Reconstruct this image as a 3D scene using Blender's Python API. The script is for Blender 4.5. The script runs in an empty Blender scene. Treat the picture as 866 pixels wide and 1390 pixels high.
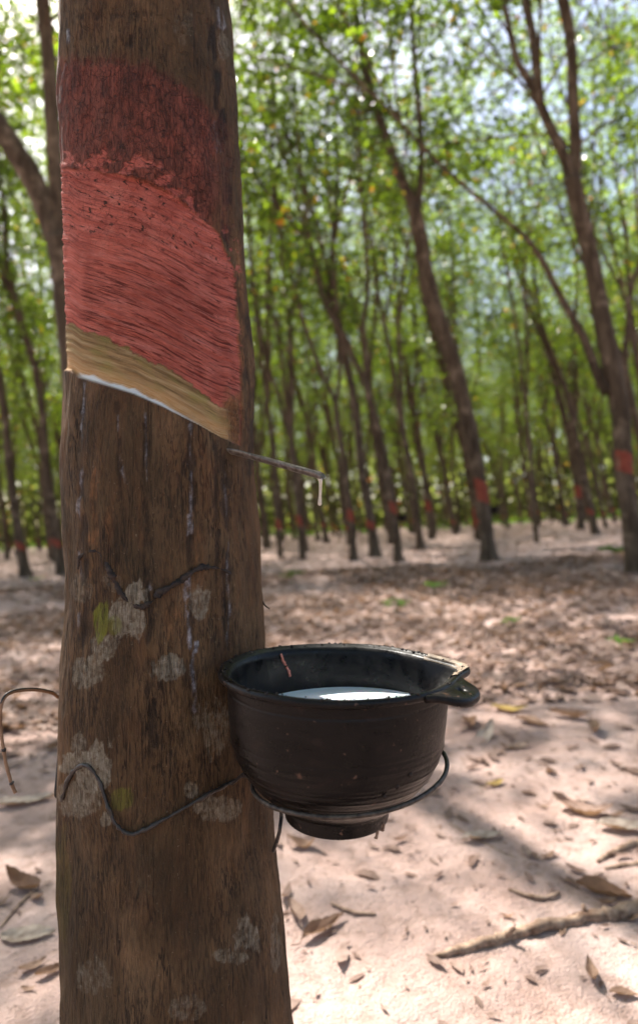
import bpy, math, random
import numpy as np
from mathutils import Matrix, Vector

random.seed(7)
RNG = np.random.default_rng(11)
SC = bpy.context.scene
COL = SC.collection
R = math.radians

# ------------------------------------------------------------------ camera frame
F = 866.0                      # focal length in photo pixels (24 mm on a 24 mm wide frame)
CX, CY = 433.0, 650.0          # principal point of the photograph
CAM = np.array([0.0, 0.0, 0.65])
PITCH, ROLL = R(4.2), R(2.0)
fw = np.array([0, math.cos(PITCH), math.sin(PITCH)])
up0 = np.array([0, -math.sin(PITCH), math.cos(PITCH)])
rt0 = np.array([1.0, 0, 0])
rt = rt0 * math.cos(ROLL) - up0 * math.sin(ROLL)
up = rt0 * math.sin(ROLL) + up0 * math.cos(ROLL)

def ray(px, py):
    return fw + rt * ((px - CX) / F) + up * ((CY - py) / F)

def at_depth(px, py, y):
    d = ray(px, py)
    return CAM + d * ((y - CAM[1]) / d[1])

def project(P):
    q = np.asarray(P, float) - CAM
    z = q @ fw
    return CX + F * (q @ rt) / z, CY - F * (q @ up) / z

# sun: to the front left of the camera
SUN_EL = R(53)
SUN_H = np.array([-0.578, 0.816])
SUN_H /= np.linalg.norm(SUN_H)
TO_SUN = np.array([SUN_H[0] * math.cos(SUN_EL), SUN_H[1] * math.cos(SUN_EL), math.sin(SUN_EL)])

# ------------------------------------------------------------------ noise
_perm = np.random.default_rng(3).permutation(4096)
_vals = np.random.default_rng(4).random(4096) * 2 - 1

def _h(i, j, k):
    return _vals[_perm[(_perm[(_perm[i & 4095] + j) & 4095] + k) & 4095]]

def noise(x, y, z=0.0):
    x, y, z = np.broadcast_arrays(np.asarray(x, float), np.asarray(y, float), np.asarray(z, float))
    xi, yi, zi = np.floor(x).astype(int), np.floor(y).astype(int), np.floor(z).astype(int)
    u, v, w = x - xi, y - yi, z - zi
    u, v, w = u*u*(3-2*u), v*v*(3-2*v), w*w*(3-2*w)
    r = 0
    for a in (0, 1):
        for b in (0, 1):
            for c in (0, 1):
                r = r + _h(xi+a, yi+b, zi+c) * (u if a else 1-u) * (v if b else 1-v) * (w if c else 1-w)
    return r

def fbm(x, y, z=0.0, o=4):
    s, a = 0, 0.5
    for i in range(o):
        s = s + a * noise(np.asarray(x) * 2**i + 17*i, np.asarray(y) * 2**i + 5*i, np.asarray(z) * 2**i)
        a *= 0.5
    return s

def sstep(a, b, x):
    t = np.clip((np.asarray(x, float) - a) / (b - a), 0, 1)
    return t * t * (3 - 2 * t)

# ------------------------------------------------------------------ objects
def tag(o, label=None, cat=None, group=None, kind=None):
    if label: o['label'] = label
    if cat: o['category'] = cat
    if group: o['group'] = group
    if kind: o['kind'] = kind
    return o

def empty(name, loc, label, cat, group=None):
    o = bpy.data.objects.new(name, None)
    o.empty_display_size = 0.05
    o.location = loc
    COL.objects.link(o)
    return tag(o, label, cat, group)

def mesh_from(name, V, faces, mat, smooth=True):
    """V (n,3); faces: list of int arrays (m,3) / (m,4)"""
    me = bpy.data.meshes.new(name)
    V = np.ascontiguousarray(V, dtype=np.float32)
    fl = [np.asarray(f, dtype=np.int32) for f in faces if len(f)]
    loops = np.concatenate([f.ravel() for f in fl])
    sizes = np.concatenate([np.full(len(f), f.shape[1], dtype=np.int32) for f in fl])
    starts = np.concatenate([[0], np.cumsum(sizes)[:-1]]).astype(np.int32)
    me.vertices.add(len(V)); me.vertices.foreach_set('co', V.ravel())
    me.loops.add(len(loops)); me.loops.foreach_set('vertex_index', loops)
    me.polygons.add(len(sizes)); me.polygons.foreach_set('loop_start', starts)
    me.polygons.foreach_set('loop_total', sizes)
    me.polygons.foreach_set('use_smooth', np.full(len(sizes), smooth, dtype=bool))
    me.update(calc_edges=True); me.validate()
    if mat: me.materials.append(mat)
    return me

def obj(name, me, parent=None, loc=None):
    o = bpy.data.objects.new(name, me)
    COL.objects.link(o)
    if parent: o.parent = parent
    if loc is not None: o.location = loc
    return o

class MB:
    def __init__(s): s.V, s.Q, s.T, s.n = [], [], [], 0
    def add(s, V, Q=None, T=None):
        V = np.asarray(V, float).reshape(-1, 3)
        s.V.append(V)
        if Q is not None and len(Q): s.Q.append(np.asarray(Q) + s.n)
        if T is not None and len(T): s.T.append(np.asarray(T) + s.n)
        s.n += len(V)
    def tube(s, P, rad, seg=8, rough=0.0, cap=True):
        P = np.asarray(P, float); n = len(P)
        rad = np.broadcast_to(np.asarray(rad, float), (n,))
        tan = np.gradient(P, axis=0); tan /= np.linalg.norm(tan, axis=1)[:, None] + 1e-12
        ref = np.array([0, 0, 1.0]) if abs(tan[0, 2]) < 0.9 else np.array([1.0, 0, 0])
        u = np.cross(tan[0], ref); u /= np.linalg.norm(u)
        a = np.arange(seg) * 2 * math.pi / seg
        rings = []
        for i in range(n):
            u = u - tan[i] * (u @ tan[i]); u /= np.linalg.norm(u) + 1e-12
            w = np.cross(tan[i], u)
            rr = rad[i] * (1 + rough * (RNG.random(seg) - .5)) if rough else np.full(seg, rad[i])
            rings.append(P[i] + (np.cos(a) * rr)[:, None] * u + (np.sin(a) * rr)[:, None] * w)
        V = np.concatenate(rings)
        i, j = np.meshgrid(np.arange(n - 1), np.arange(seg), indexing='ij')
        i, j = i.ravel(), j.ravel(); k = (j + 1) % seg
        Q = np.stack([i*seg+j, i*seg+k, (i+1)*seg+k, (i+1)*seg+j], 1)
        T = []
        if cap:
            V = np.concatenate([V, [P[0]], [P[-1]]])
            T = [(n*seg, (q+1) % seg, q) for q in range(seg)] + \
                [(n*seg+1, (n-1)*seg+q, (n-1)*seg+(q+1) % seg) for q in range(seg)]
        s.add(V, Q, T)
    def lathe(s, prof, seg=96, closed=False, warp=None):
        prof = np.asarray(prof, float); n = len(prof)
        a = np.arange(seg) * 2 * math.pi / seg
        V = np.stack([prof[:, 0][:, None] * np.cos(a), prof[:, 0][:, None] * np.sin(a),
                      np.repeat(prof[:, 1][:, None], seg, 1)], 2)
        if warp is not None: V = warp(V, a)
        V = V.reshape(-1, 3)
        m = n if closed else n - 1
        i, j = np.meshgrid(np.arange(m), np.arange(seg), indexing='ij'); i, j = i.ravel(), j.ravel()
        k = (j + 1) % seg; i2 = (i + 1) % n
        s.add(V, np.stack([i*seg+j, i*seg+k, i2*seg+k, i2*seg+j], 1))
    def mesh(s, name, mat, smooth=True, origin=(0, 0, 0)):
        V = np.concatenate(s.V) - np.asarray(origin, float)
        return mesh_from(name, V, [np.concatenate(x) for x in (s.Q, s.T) if x], mat, smooth)

def spline(P, m):
    """Catmull-Rom through points, m samples"""
    P = np.asarray(P, float)
    Q = np.vstack([2*P[0]-P[1], P, 2*P[-1]-P[-2]])
    t = np.linspace(0, len(P) - 1 - 1e-9, m); i = t.astype(int); f = (t - i)[:, None]
    a, b, c, d = Q[i], Q[i+1], Q[i+2], Q[i+3]
    return 0.5 * (2*b + (c-a)*f + (2*a-5*b+4*c-d)*f**2 + (3*b-a-3*c+d)*f**3)

# ------------------------------------------------------------------ materials
class NT:
    def __init__(s, name):
        s.m = bpy.data.materials.new(name); s.m.use_nodes = True
        s.t = s.m.node_tree; s.t.nodes.clear()
        s.out = s.n('ShaderNodeOutputMaterial')
    def n(s, typ, **kw):
        q = s.t.nodes.new(typ)
        for k, v in kw.items():
            if hasattr(q, k): setattr(q, k, v)
        return q
    def l(s, a, b): s.t.links.new(a, b)
    def val(s, sock, v):
        if hasattr(v, 'node'): s.l(v, sock)
        else:
            if isinstance(v, (tuple, list)) and len(v) == 3 and len(sock.default_value) == 4: v = (*v, 1)
            sock.default_value = v
    def attr(s, name, out='Fac'):
        q = s.n('ShaderNodeAttribute'); q.attribute_name = name
        return q.outputs[out]
    def mapped(s, vec, scale=(1, 1, 1)):
        q = s.n('ShaderNodeMapping'); s.l(vec, q.inputs['Vector']); q.inputs['Scale'].default_value = scale
        return q.outputs['Vector']
    def noise(s, vec, scale=5, detail=4, rough=.55, dist=0):
        q = s.n('ShaderNodeTexNoise'); s.l(vec, q.inputs['Vector'])
        q.inputs['Scale'].default_value = scale; q.inputs['Detail'].default_value = detail
        q.inputs['Roughness'].default_value = rough; q.inputs['Distortion'].default_value = dist
        return q.outputs['Fac']
    def vor(s, vec, scale=5, feature='F1', out='Distance'):
        q = s.n('ShaderNodeTexVoronoi'); q.feature = feature; s.l(vec, q.inputs['Vector'])
        q.inputs['Scale'].default_value = scale
        return q.outputs[out]
    def ramp(s, fac, stops, interp='LINEAR'):
        q = s.n('ShaderNodeValToRGB'); s.l(fac, q.inputs['Fac']); q.color_ramp.interpolation = interp
        e = q.color_ramp.elements
        while len(e) < len(stops): e.new(0.5)
        for el, (p, c) in zip(e, stops):
            el.position = p
            el.color = (*c, 1) if isinstance(c, (tuple, list)) else (c, c, c, 1)
        return q.outputs['Color']
    def mix(s, fac, a, b, blend='MIX'):
        q = s.n('ShaderNodeMix'); q.data_type = 'RGBA'; q.blend_type = blend
        s.val(q.inputs['Factor'], fac); s.val(q.inputs['A'], a) if False else None
        s.val(q.inputs[6], a); s.val(q.inputs[7], b)
        return q.outputs[2]
    def math(s, op, a, b=0.5, c=None, clamp=False):
        q = s.n('ShaderNodeMath'); q.operation = op; q.use_clamp = clamp
        s.val(q.inputs[0], a); s.val(q.inputs[1], b)
        if c is not None: s.val(q.inputs[2], c)
        return q.outputs[0]
    def bump(s, h, strength=.5, dist=.01, normal=None):
        q = s.n('ShaderNodeBump'); s.l(h, q.inputs['Height'])
        q.inputs['Strength'].default_value = strength; q.inputs['Distance'].default_value = dist
        if normal: s.l(normal, q.inputs['Normal'])
        return q.outputs['Normal']
    def principled(s, col, rough=.8, normal=None, spec=.3, **kw):
        q = s.n('ShaderNodeBsdfPrincipled')
        s.val(q.inputs['Base Color'], col); s.val(q.inputs['Roughness'], rough)
        s.val(q.inputs['Specular IOR Level'], spec)
        for k, v in kw.items(): s.val(q.inputs[k.replace('_', ' ')], v)
        if normal: s.l(normal, q.inputs['Normal'])
        s.l(q.outputs[0], s.out.inputs[0])
        return q
    def pos(s): return s.n('ShaderNodeNewGeometry').outputs['Position']
    def objc(s): return s.n('ShaderNodeTexCoord').outputs['Object']
    def island(s): return s.n('ShaderNodeNewGeometry').outputs['Random Per Island']
    def objrand(s): return s.n('ShaderNodeObjectInfo').outputs['Random']

def mat_hero_bark():
    n = NT('tapped_bark')
    P = n.objc()
    fl = n.attr('flow', 'Vector')
    # fine vertical fissures of the bark
    fis = n.noise(n.mapped(P, (1, 1, .15)), 540, 4, .66, .9)
    fis2 = n.noise(n.mapped(P, (1, 1, .30)), 210, 4, .65, 1.2)
    big = n.noise(n.mapped(P, (1, 1, .5)), 26, 4, .6, .5)
    grain = n.noise(P, 900, 2, .6)
    tone = n.noise(n.mapped(P, (1, 1, .45)), 9, 4, .65, .6)
    bark = n.ramp(big, [(.32, (.066, .034, .015)), (.5, (.126, .068, .031)), (.68, (.195, .115, .058))])
    bark = n.mix(n.math('MULTIPLY', n.ramp(fis, [(.42, 1), (.525, 0)]), n.ramp(n.noise(n.mapped(P, (1, 1, .6)), 24, 3), [(.36, .30), (.62, .92)])), bark, (.020, .0115, .0070))
    crk = n.math('ABSOLUTE', n.math('SUBTRACT', n.noise(n.mapped(P, (1, 1, .07)), 150, 3, .55, .5), .5))
    crk = n.math('MULTIPLY', n.ramp(crk, [(.004, 1), (.020, 0)]), n.ramp(n.noise(n.mapped(P, (1, 1, .3)), 45, 3), [(.45, 0), (.6, 1)]))
    bark = n.mix(n.math('MULTIPLY', crk, .8), bark, (.012, .007, .005))
    bark = n.mix(n.math('MULTIPLY', n.ramp(fis2, [(.5, 0), (.68, 1)]), .16), bark, (.20, .125, .078))
    bark = n.mix(n.math('MULTIPLY', n.ramp(tone, [(.40, 1), (.55, 0)]), .55), bark, (.055, .036, .019))
    bark = n.mix(n.math('MULTIPLY', n.ramp(tone, [(.52, 0), (.68, 1)]), .45), bark, (.23, .115, .050))
    redd = n.noise(n.mapped(P, (1, 1, .22)), 75, 5, .7, .8)
    bark = n.mix(n.math('MULTIPLY', n.math('MULTIPLY', n.ramp(redd, [(.48, 0), (.74, 1)]), .42), n.attr('ruddy')), bark, (.23, .092, .040))
    speck = n.ramp(n.noise(P, 420, 2, .5), [(.70, 0), (.76, 1)])
    bark = n.mix(n.math('MULTIPLY', speck, .45), bark, (.30, .22, .16))
    # lichen and moss
    lich = n.math('MULTIPLY', n.ramp(n.math('MULTIPLY', n.attr('lichen'), n.ramp(n.noise(P, 210, 5, .72), [(.30, .15), (.58, 1.0)])), [(.12, 0), (.58, 1)]), n.ramp(fis, [(.38, .35), (.52, 1)]))
    lichc = n.ramp(n.noise(P, 200, 4, .7), [(.3, (.17, .135, .092)), (.55, (.29, .245, .18)), (.72, (.40, .35, .285))])
    bark = n.mix(n.math('MULTIPLY', lich, .85), bark, lichc)
    bark = n.mix(n.math('MULTIPLY', n.attr('moss'), n.ramp(fis, [(.35, .2), (.5, 1)])), bark, (.17, .17, .02))
    bark = n.mix(n.math('MULTIPLY', n.attr('orange'), n.ramp(fis, [(.40, .25), (.56, 1)])), bark, n.ramp(fis2, [(.35, (.13, .055, .022)), (.65, (.37, .165, .070))]))
    bark = n.mix(n.attr('dark'), bark, (.018, .012, .010))
    # dried runs of latex
    bark = n.mix(n.math('MULTIPLY', n.attr('drip'), n.ramp(grain, [(.35, .5), (.6, 1)])), bark,
                 n.ramp(n.noise(P, 300, 2), [(.35, (.10, .088, .095)), (.65, (.42, .40, .43))]))
    # old dark paint, cracked
    wv = n.n('ShaderNodeVectorMath'); wv.operation = 'MULTIPLY_ADD'; wn = n.n('ShaderNodeTexNoise'); n.l(P, wn.inputs['Vector']); wn.inputs['Scale'].default_value = 120; wn.inputs['Detail'].default_value = 3
    n.l(wn.outputs['Color'], wv.inputs[0]); wv.inputs[1].default_value = (.012, .012, .012); n.l(P, wv.inputs[2])
    crack = n.vor(n.mapped(wv.outputs[0], (1, 1, .5)), 130, 'DISTANCE_TO_EDGE')
    oldc = n.ramp(n.noise(n.mapped(P, (1, 1, .6)), 70, 5, .65, .4),
                  [(.28, (.11, .032, .022)), (.5, (.235, .060, .038)), (.75, (.34, .100, .066))])
    oldc = n.mix(n.math('MULTIPLY', n.ramp(crack, [(.0, .8), (.03, 0)]), n.ramp(n.noise(P, 30, 2), [(.46, 0), (.60, 1)])),
                 oldc, (.025, .011, .009))
    oldc = n.mix(n.math('MULTIPLY', n.ramp(n.noise(n.mapped(P, (1, 1, .7)), 34, 5, .7, .6), [(.42, .8), (.58, 0)]), .62), oldc, (.060, .028, .020))
    oldc = n.mix(n.math('MULTIPLY', n.ramp(fis, [(.40, 1), (.53, 0)]), .6), oldc, (.030, .013, .010))
    oldc = n.mix(n.math('MULTIPLY', n.ramp(fis2, [(.54, 0), (.7, 1)]), .5), oldc, (.27, .095, .066))
    oldc = n.mix(n.math('MULTIPLY', n.ramp(n.noise(P, 150, 4, .6), [(.62, 0), (.70, 1)]), .7), oldc, (.035, .020, .017))
    c = n.mix(n.attr('oldpaint'), bark, oldc)
    # fresh pink-red paint on the tapped panel, brushed along the old cuts
    st = n.noise(n.mapped(fl, (.018, .26, 1)), 1.0, 6, .68, 1.0)
    st2 = n.noise(n.mapped(fl, (.05, 1.1, 1)), 1.0, 3, .6, .4)
    pc = n.ramp(n.noise(n.mapped(fl, (.016, .09, 1)), 1.0, 4, .6),
                [(.3, (.55, .125, .085)), (.55, (.69, .195, .145)), (.78, (.76, .285, .225))])
    pc = n.mix(n.math('MULTIPLY', n.ramp(st2, [(.42, .6), (.56, 0)]), n.math('MULTIPLY_ADD', n.attr('wear'), .45, .12)), pc, (.30, .060, .042))
    pc = n.mix(n.ramp(n.noise(n.mapped(P, (1, 1, 1.4)), 30, 4, .62, .5), [(.38, .5), (.56, 0)]), pc, (.36, .072, .050))
    pc = n.mix(n.ramp(n.noise(n.mapped(P, (1, 1, 1)), 46, 4, .65, .5), [(.55, 0), (.75, .55)]), pc, (.70, .27, .205))
    wear = n.math('MULTIPLY', n.ramp(st, [(.52, 0), (.58, 1)]), n.attr('wear'))
    pc = n.mix(n.math('MULTIPLY', wear, .9), pc, n.ramp(st2, [(.4, (.10, .022, .016)), (.6, (.24, .040, .028))]))
    pit = n.math('MULTIPLY', n.ramp(n.noise(n.mapped(fl, (.075, .14, 1)), 1.0, 3, .7, .5), [(.60, 0), (.66, 1)]), n.attr('pitted'))
    pc = n.mix(pit, pc, (.085, .040, .030))
    pc = n.mix(n.math('MULTIPLY', n.ramp(crack, [(0, .7), (.028, 0)]), n.attr('pitted')), pc, (.12, .035, .026))
    c = n.mix(n.attr('paint'), c, pc)
    # bare bark where the rubber has been tapped lately
    sc = n.ramp(n.noise(n.mapped(fl, (.010, .16, 1)), 1.0, 5, .6, .3),
                [(.32, (.17, .100, .043)), (.5, (.35, .222, .102)), (.68, (.54, .38, .20))])
    sc = n.mix(n.math('MULTIPLY', n.ramp(n.noise(n.mapped(fl, (.02, .03, 1)), 1.0, 2), [(.5, 0), (.68, 1)]), .55), sc, (.27, .25, .06))
    sc = n.mix(n.math('MULTIPLY', n.ramp(st2, [(.56, 0), (.68, 1)]), .6), sc, (.10, .058, .026))
    sc = n.mix(n.attr('fresh'), sc, n.ramp(st2, [(.35, (.47, .24, .085)), (.65, (.63, .42, .22))]))
    c = n.mix(n.attr('strip'), c, sc)
    c = n.mix(n.math('MULTIPLY', n.attr('latex'), 1.0), c, (.80, .79, .78))
    isb = n.math('SUBTRACT', 1.0, n.math('MAXIMUM', n.attr('paint'), n.attr('strip')), clamp=True)
    hb = n.math('MULTIPLY', n.math('ADD', n.math('MULTIPLY', crk, -.5), n.math('ADD', n.math('MULTIPLY', fis, .7), n.math('MULTIPLY', fis2, .6))), n.math('ADD', n.math('MULTIPLY', isb, .85), .15))
    hp = n.math('MULTIPLY', n.math('ADD', n.math('MULTIPLY', st, -.8), n.math('MULTIPLY', st2, .8)), n.math('MULTIPLY', n.math('SUBTRACT', 1.0, isb), n.math('MULTIPLY_ADD', n.attr('wear'), .7, .15)))
    hp = n.math('SUBTRACT', hp, n.math('MULTIPLY', pit, .5))
    h = n.math('ADD', n.math('ADD', hb, hp), n.math('MULTIPLY', n.ramp(crack, [(0, 0), (.06, 1)]), n.math('MULTIPLY', n.attr('oldpaint'), .35)))
    nrm = n.bump(h, 1.0, .0042)
    rough = n.math('SUBTRACT', .86, n.math('MULTIPLY', n.math('MAXIMUM', n.attr('drip'), n.attr('latex')), .5))
    n.principled(c, rough, nrm, .28)
    return n.m

def mat_bark(name, dark, mid, light, scale=14):
    n = NT(name); P = n.objc()
    a = n.noise(n.mapped(P, (1, 1, .2)), scale, 5, .6, .4)
    c = n.ramp(a, [(.3, dark), (.5, mid), (.72, light)])
    lic = n.ramp(n.noise(P, 5.5, 3, .55), [(.56, 0), (.66, 1)])
    c = n.mix(n.math('MULTIPLY', lic, .5), c, tuple(min(1, q * 1.55) for q in light))
    n.principled(c, .9, n.bump(a, .6, .02), .2)
    return n.m

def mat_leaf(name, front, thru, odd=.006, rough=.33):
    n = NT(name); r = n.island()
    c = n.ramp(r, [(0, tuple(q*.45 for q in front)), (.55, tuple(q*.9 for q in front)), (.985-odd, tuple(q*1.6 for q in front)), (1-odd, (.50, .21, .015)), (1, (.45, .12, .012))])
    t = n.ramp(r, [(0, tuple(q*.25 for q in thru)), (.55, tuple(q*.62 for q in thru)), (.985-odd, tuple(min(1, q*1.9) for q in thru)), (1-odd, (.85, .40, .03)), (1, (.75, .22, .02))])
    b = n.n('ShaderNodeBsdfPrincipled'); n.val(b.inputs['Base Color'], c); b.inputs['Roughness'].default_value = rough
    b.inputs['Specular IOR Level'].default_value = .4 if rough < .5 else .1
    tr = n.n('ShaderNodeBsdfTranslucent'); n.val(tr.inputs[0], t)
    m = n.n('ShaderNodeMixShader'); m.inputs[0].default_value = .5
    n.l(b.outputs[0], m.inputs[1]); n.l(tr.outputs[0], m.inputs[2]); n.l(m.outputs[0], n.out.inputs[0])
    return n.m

def mat_dry(name, cols, thru=(.35, .2, .1), per='island'):
    n = NT(name); P = n.objc()
    r = n.island() if per == 'island' else n.objrand()
    k = len(cols)
    c = n.ramp(r, [(i/(k-1) if k > 1 else 0, q) for i, q in enumerate(cols)])
    c = n.mix(n.ramp(n.noise(P, 60, 4, .6), [(.4, .5), (.62, 0)]), c, (.11, .065, .045))
    b = n.n('ShaderNodeBsdfPrincipled'); n.val(b.inputs['Base Color'], c); b.inputs['Roughness'].default_value = .7
    b.inputs['Specular IOR Level'].default_value = .25
    n.l(n.bump(n.noise(n.mapped(P, (1, 1, 1)), 140, 3), .4, .003), b.inputs['Normal'])
    tr = n.n('ShaderNodeBsdfTranslucent'); n.val(tr.inputs[0], thru)
    m = n.n('ShaderNodeMixShader'); m.inputs[0].default_value = .22
    n.l(b.outputs[0], m.inputs[1]); n.l(tr.outputs[0], m.inputs[2]); n.l(m.outputs[0], n.out.inputs[0])
    return n.m

def mat_ground():
    n = NT('sandy_soil'); P = n.pos()
    a = n.noise(P, 3.2, 6, .62, .4); b = n.noise(P, 34, 5, .65); d = n.noise(P, 260, 3, .6)
    c = n.ramp(a, [(.28, (.30, .20, .168)), (.5, (.43, .308, .268)), (.72, (.53, .405, .365))])
    c = n.mix(n.ramp(b, [(.36, .5), (.50, 0)]), c, (.24, .16, .125))
    c = n.mix(n.math('MULTIPLY', n.ramp(d, [(.58, 0), (.7, 1)]), .5), c, (.52, .42, .36))
    c = n.mix(n.math('MULTIPLY', n.ramp(n.noise(P, 120, 3, .7), [(.62, 0), (.68, 1)]), .6), c, (.12, .075, .055))
    h = n.math('ADD', n.math('MULTIPLY', b, 1.0), n.math('MULTIPLY', d, .5))
    n.principled(c, .95, n.bump(h, .9, .016), .1)
    return n.m

def mat_simple(name, c1, c2, scale=60, rough=.5, spec=.4, bump=.2, bd=.001, stretch=(1, 1, 1), **kw):
    n = NT(name); P = n.objc()
    a = n.noise(n.mapped(P, stretch), scale, 4, .6)
    n.principled(n.ramp(a, [(.35, c1), (.65, c2)]), rough, n.bump(a, bump, bd), spec, **kw)
    return n.m

def mat_cup():
    n = NT('black_rubber_cup'); P = n.objc()
    dust = n.noise(n.mapped(P, (1, 1, 1.7)), 38, 5, .65, .3)
    fine = n.noise(P, 420, 3, .6)
    c = n.ramp(dust, [(.35, (.0030, .0026, .0026)), (.58, (.0065, .0046, .0042)), (.8, (.036, .021, .016))])
    sp = n.ramp(n.noise(P, 210, 2, .5), [(.69, 0), (.74, 1)])
    c = n.mix(n.math('MULTIPLY', sp, .55), c, (.16, .09, .065))
    c = n.mix(n.math('MULTIPLY', n.ramp(n.noise(P, 55, 3, .6), [(.68, 0), (.76, 1)]), .7), c, (.17, .085, .055))
    rough = n.ramp(dust, [(.3, .20), (.7, .48)])
    w = n.noise(n.mapped(P, (.15, .15, 1)), 230, 3, .6)
    h = n.math('ADD', n.math('MULTIPLY', w, .7), n.math('MULTIPLY', fine, .5))
    n.principled(c, rough, n.bump(h, .5, .0012), .20)
    return n.m

def mat_cup_inside():
    n = NT('glazed_inside'); P = n.objc()
    d = n.noise(P, 60, 4, .65)
    c = n.ramp(d, [(.4, (.0022, .0022, .0028)), (.66, (.006, .005, .005)), (.82, (.04, .031, .027))])
    n.principled(c, n.ramp(d, [(.35, .25), (.65, .5)]), n.bump(n.noise(P, 240, 3), .25, .001), .22)
    return n.m

M = {}
M['hero'] = mat_hero_bark()
M['bark'] = mat_bark('rubber_tree_bark', (.036, .024, .015), (.078, .054, .036), (.165, .120, .085))
M['leaf'] = mat_leaf('rubber_tree_leaf', (.020, .046, .010), (.27, .40, .018))
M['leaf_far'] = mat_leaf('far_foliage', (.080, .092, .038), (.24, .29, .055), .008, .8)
M['seedling'] = mat_leaf('seedling_leaf', (.09, .19, .035), (.22, .38, .045), .0001, .6)
M['ground'] = mat_ground()
M['litter'] = mat_dry('dry_litter', [(.15, .098, .078), (.25, .175, .145), (.19, .125, .10), (.37, .275, .235), (.23, .135, .095)])
M['dry'] = mat_dry('dry_leaf', [(.20, .12, .08), (.31, .21, .15), (.24, .13, .075), (.40, .30, .235), (.28, .19, .15)], per='obj')
M['pale_dry'] = mat_dry('bleached_leaf', [(.46, .38, .31), (.50, .42, .35)], per='obj')
M['yellow_dry'] = mat_dry('yellow_leaf', [(.42, .30, .08), (.36, .25, .07)], per='obj')
M['panel'] = mat_simple('faded_red_paint', (.19, .040, .024), (.28, .072, .044), 30, .8, .2)
M['cup'] = mat_cup()
M['cup_in'] = mat_cup_inside()
M['latex'] = mat_simple('fresh_latex', (.80, .84, .90), (.85, .88, .92), 40, .25, .5, .05, .0005, Subsurface_Weight=.15)
M['latex_old'] = mat_simple('drying_latex', (.55, .42, .31), (.78, .70, .60), 120, .3, .5, .15, .0006)
M['zinc'] = mat_simple('weathered_zinc', (.10, .075, .06), (.30, .26, .23), 160, .45, .5, .3, .0006, Metallic=.55)
M['wire'] = mat_simple('rusty_wire', (.022, .016, .013), (.10, .078, .062), 220, .5, .5, .4, .0005, Metallic=.4)
M['wire_dark'] = mat_simple('dark_wire', (.010, .008, .007), (.045, .032, .026), 200, .45, .5, .4, .0006)
M['wire_tan'] = mat_simple('tan_wire', (.20, .105, .055), (.33, .19, .11), 90, .55, .4, .3, .0005)
M['scar'] = mat_simple('black_scar', (.012, .009, .008), (.050, .032, .024), 160, .7, .3, .6, .002)
M['stick'] = mat_simple('dry_wood', (.13, .078, .052), (.36, .255, .185), 60, .85, .2, .5, .004, (1, 1, 1))
M['paint_chip'] = mat_simple('pink_paint_scraping', (.55, .17, .12), (.66, .27, .21), 200, .7, .2)
M['pale_lip'] = mat_simple('sunlit_lip_tone', (.13, .088, .058), (.34, .265, .195), 140, .6, .3, .5, .001)  # pale tone of the sunlit pouring lip, put into the colour

# ------------------------------------------------------------------ ground
def gz(x, y):
    x = np.asarray(x, float); y = np.asarray(y, float)
    fade = 1 / (1 + (np.hypot(x, y) / 40.0)**2)
    return 0.023 * x * sstep(0, 5, np.hypot(x, y)) / (1 + (np.hypot(x, y) / 90)**3) + .05 * fbm(x * .35, y * .35, 1.3, 3) * sstep(1, 5, np.hypot(x, y)) \
        + .018 * fbm(x * 2.1, y * 2.1, 4.1, 4)

def on_ground(px, py):
    d = ray(px, py); z = 0.0
    for _ in range(12):
        t = (z - CAM[2]) / d[2]; p = CAM + d * t; z = float(gz(p[0], p[1]))
    return np.array([p[0], p[1], z])

def axis_steps(lo, hi, fine_lo, fine_hi, step, grow):
    a = list(np.arange(fine_lo, fine_hi + 1e-6, step)); s = step
    b = [a[-1]]
    while b[-1] < hi: s *= grow; b.append(b[-1] + s)
    s = step; c = [a[0]]
    while c[-1] > lo: s *= grow; c.append(c[-1] - s)
    return np.array(sorted(c[1:]) + a + b[1:])

def build_ground():
    xs = axis_steps(-600, 600, -1.6, 2.2, .012, 1.035)
    ys = axis_steps(-120, 700, .55, 3.4, .012, 1.035)
    X, Y = np.meshgrid(xs, ys)
    Z = gz(X, Y)
    near = sstep(9, 3, np.hypot(X, Y))
    Z = Z + near * (.008 * fbm(X * 9, Y * 9, 2.2, 4) + .0035 * fbm(X * 36, Y * 36, 8.0, 3))
    V = np.stack([X, Y, Z], 2).reshape(-1, 3)
    n, m = X.shape
    i, j = np.meshgrid(np.arange(n-1), np.arange(m-1), indexing='ij'); i, j = i.ravel(), j.ravel()
    Q = np.stack([i*m+j, i*m+j+1, (i+1)*m+j+1, (i+1)*m+j], 1)
    o = obj('ground', mesh_from('ground', V, [Q], M['ground']))
    tag(o, 'pinkish sandy plantation soil dappled with sunlight', 'ground', kind='structure')
build_ground()

# ------------------------------------------------------------------ the tapped tree in front
D0 = 0.60
ctl = [(-60, 76, 308), (0, 78, 313), (100, 80, 321), (200, 82, 327), (350, 84, 335), (500, 86, 342), (600, 86, 346),
       (770, 84, 352), (1000, 82, 362), (1140, 81, 371), (1300, 80, 386), (1390, 79, 393), (1500, 76, 404)]
rows = []
for y, xl, xr in ctl:
    dl, dr, dc = ray(xl, y), ray(xr, y), ray((xl+xr)/2, y)
    al, ar = math.atan2(dl[0], dl[1]), math.atan2(dr[0], dr[1])
    a, hd = (al+ar)/2, (ar-al)/2
    z = CAM[2] + dc[2] / math.hypot(dc[0], dc[1]) * D0 * math.cos(hd)
    rows.append((z, D0*math.sin(a), D0*math.cos(a), D0*math.sin(hd)))
rows.sort()
rows = np.array(rows)
zlo = np.array([[-.05, rows[0, 1] - .004, rows[0, 2], rows[0, 3] + .035], [.08, rows[0, 1]-.001, rows[0, 2], rows[0, 3] + .010]])
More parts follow.
